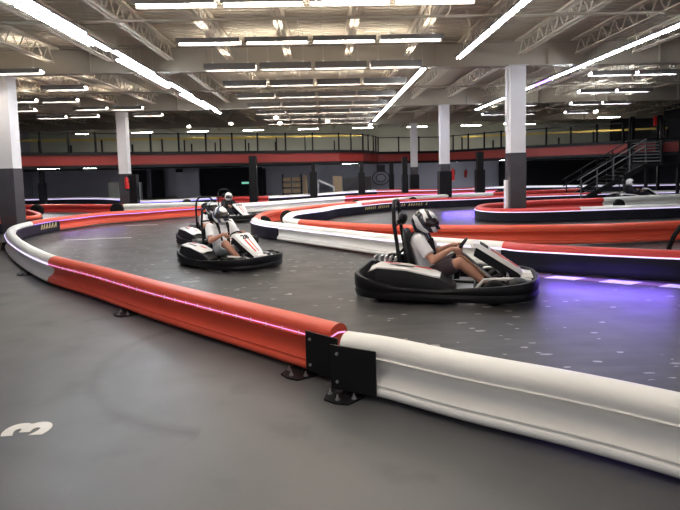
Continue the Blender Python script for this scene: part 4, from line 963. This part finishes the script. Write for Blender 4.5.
    if number:
        cu = bpy.data.curves.new('n', 'FONT'); cu.body = number; cu.size = 0.15; cu.extrude = 0.002; cu.offset = 0.006; cu.align_x = 'CENTER'; cu.align_y = 'CENTER'
        tmp = bpy.data.objects.new('n', cu); C.objects.link(tmp); bpy.context.view_layer.update(); me = bpy.data.meshes.new_from_object(tmp.evaluated_get(bpy.context.evaluated_depsgraph_get())); bpy.data.objects.remove(tmp)
        me.materials.clear(); me.materials.append(M['black']); o = bpy.data.objects.new('panel_number', me); C.objects.link(o); o.parent = pn
        sl = math.atan2(on(0.42) - on(0.55), 0.13); zc = on(0.475) + 0.006; o.matrix_local = Matrix.Translation((0.475, 0, zc)) @ Matrix.Rotation(sl, 4, 'Y') @ Matrix.Rotation(PI / 2, 4, 'Z')
    # nose: white wedge, pedals, brackets
    a = MB(); a.hexa([(0.70, -0.10, 0.20), (0.98, -0.12, 0.22), (0.98, 0.12, 0.22), (0.70, 0.10, 0.20), (0.74, -0.07, 0.27), (0.96, -0.09, 0.265), (0.96, 0.09, 0.265), (0.74, 0.07, 0.27)]); a.obj('nose_badge', 'kwhite', t, smooth=False)
    for s in (-1, 1):
        a = MB(); a.tube([(0.70, s * 0.18, 0.07), (0.72, s * 0.18, 0.2), (0.70, s * 0.18, 0.27)], 0.012); a.box(0.69, 0.705, s * 0.18 - 0.03, s * 0.18 + 0.03, 0.2, 0.28); a.obj('pedal', 'steel', t)
        a = MB(); a.tube([(0.35, s * 0.34, 0.10), (0.45, s * 0.36, 0.23), (0.70, s * 0.33, 0.24), (0.94, s * 0.25, 0.22)], 0.018); a.obj('side_bar', 'kwhite' if s < 0 else 'steel', t)
        a = MB(); a.ball((0.80, s * 0.32, 0.18), 0.13, 0.14, 0.075); a.obj('front_fairing', 'black', t)
    return t
def pair(loc, deg, sc, klabel, dlabel, number=None, ds=1.0, **kw):
    rz = math.radians(deg); kart(loc, rz, sc, klabel, number); driver(loc, rz, sc * ds, dlabel, **kw)
pair((1.43, 6.28, 0), -17, 1.05, 'nearest racing kart, white and black, driving right past the white barrier', 'driver in white T-shirt and black-and-white helmet steering the nearest kart', None,
     shirt='shirtw', shorts='shorts', helm='helmbw', shoe='shoe')
pair((-1.63, 8.7, 0), -44, 0.90, 'racing kart with front panel number 28, left of mid track', 'driver in white T-shirt and pale shorts steering kart number 28', '28', ds=1.11,
     shirt='shirtw', shorts='shortsl', helm='helmblue')
pair((-2.35, 11.2, 0), -50, 0.95, 'dark racing kart half hidden behind kart number 28', 'driver in white shirt half hidden behind the driver of kart 28', None,
     shirt='shirtw', shorts='shorts', helm='helmbw')
pair((-3.05, 17.0, 0), -50, 0.95, 'most distant racing kart on the left, before the white barrier', 'driver all in black with plain white helmet, beyond kart 28', None,
     shirt='shirtb', shorts='shirtb', helm='helmw', long=True, longp=True)
pair((12.25, 20.2, 0), -8, 1.0, 'racing kart mostly hidden by the cream barrier near the stairs', 'driver in black jacket and pale helmet behind the cream barrier by the stairs', None,
     shirt='shirtb', shorts='shirtb', helm='helmw', long=True, longp=True)
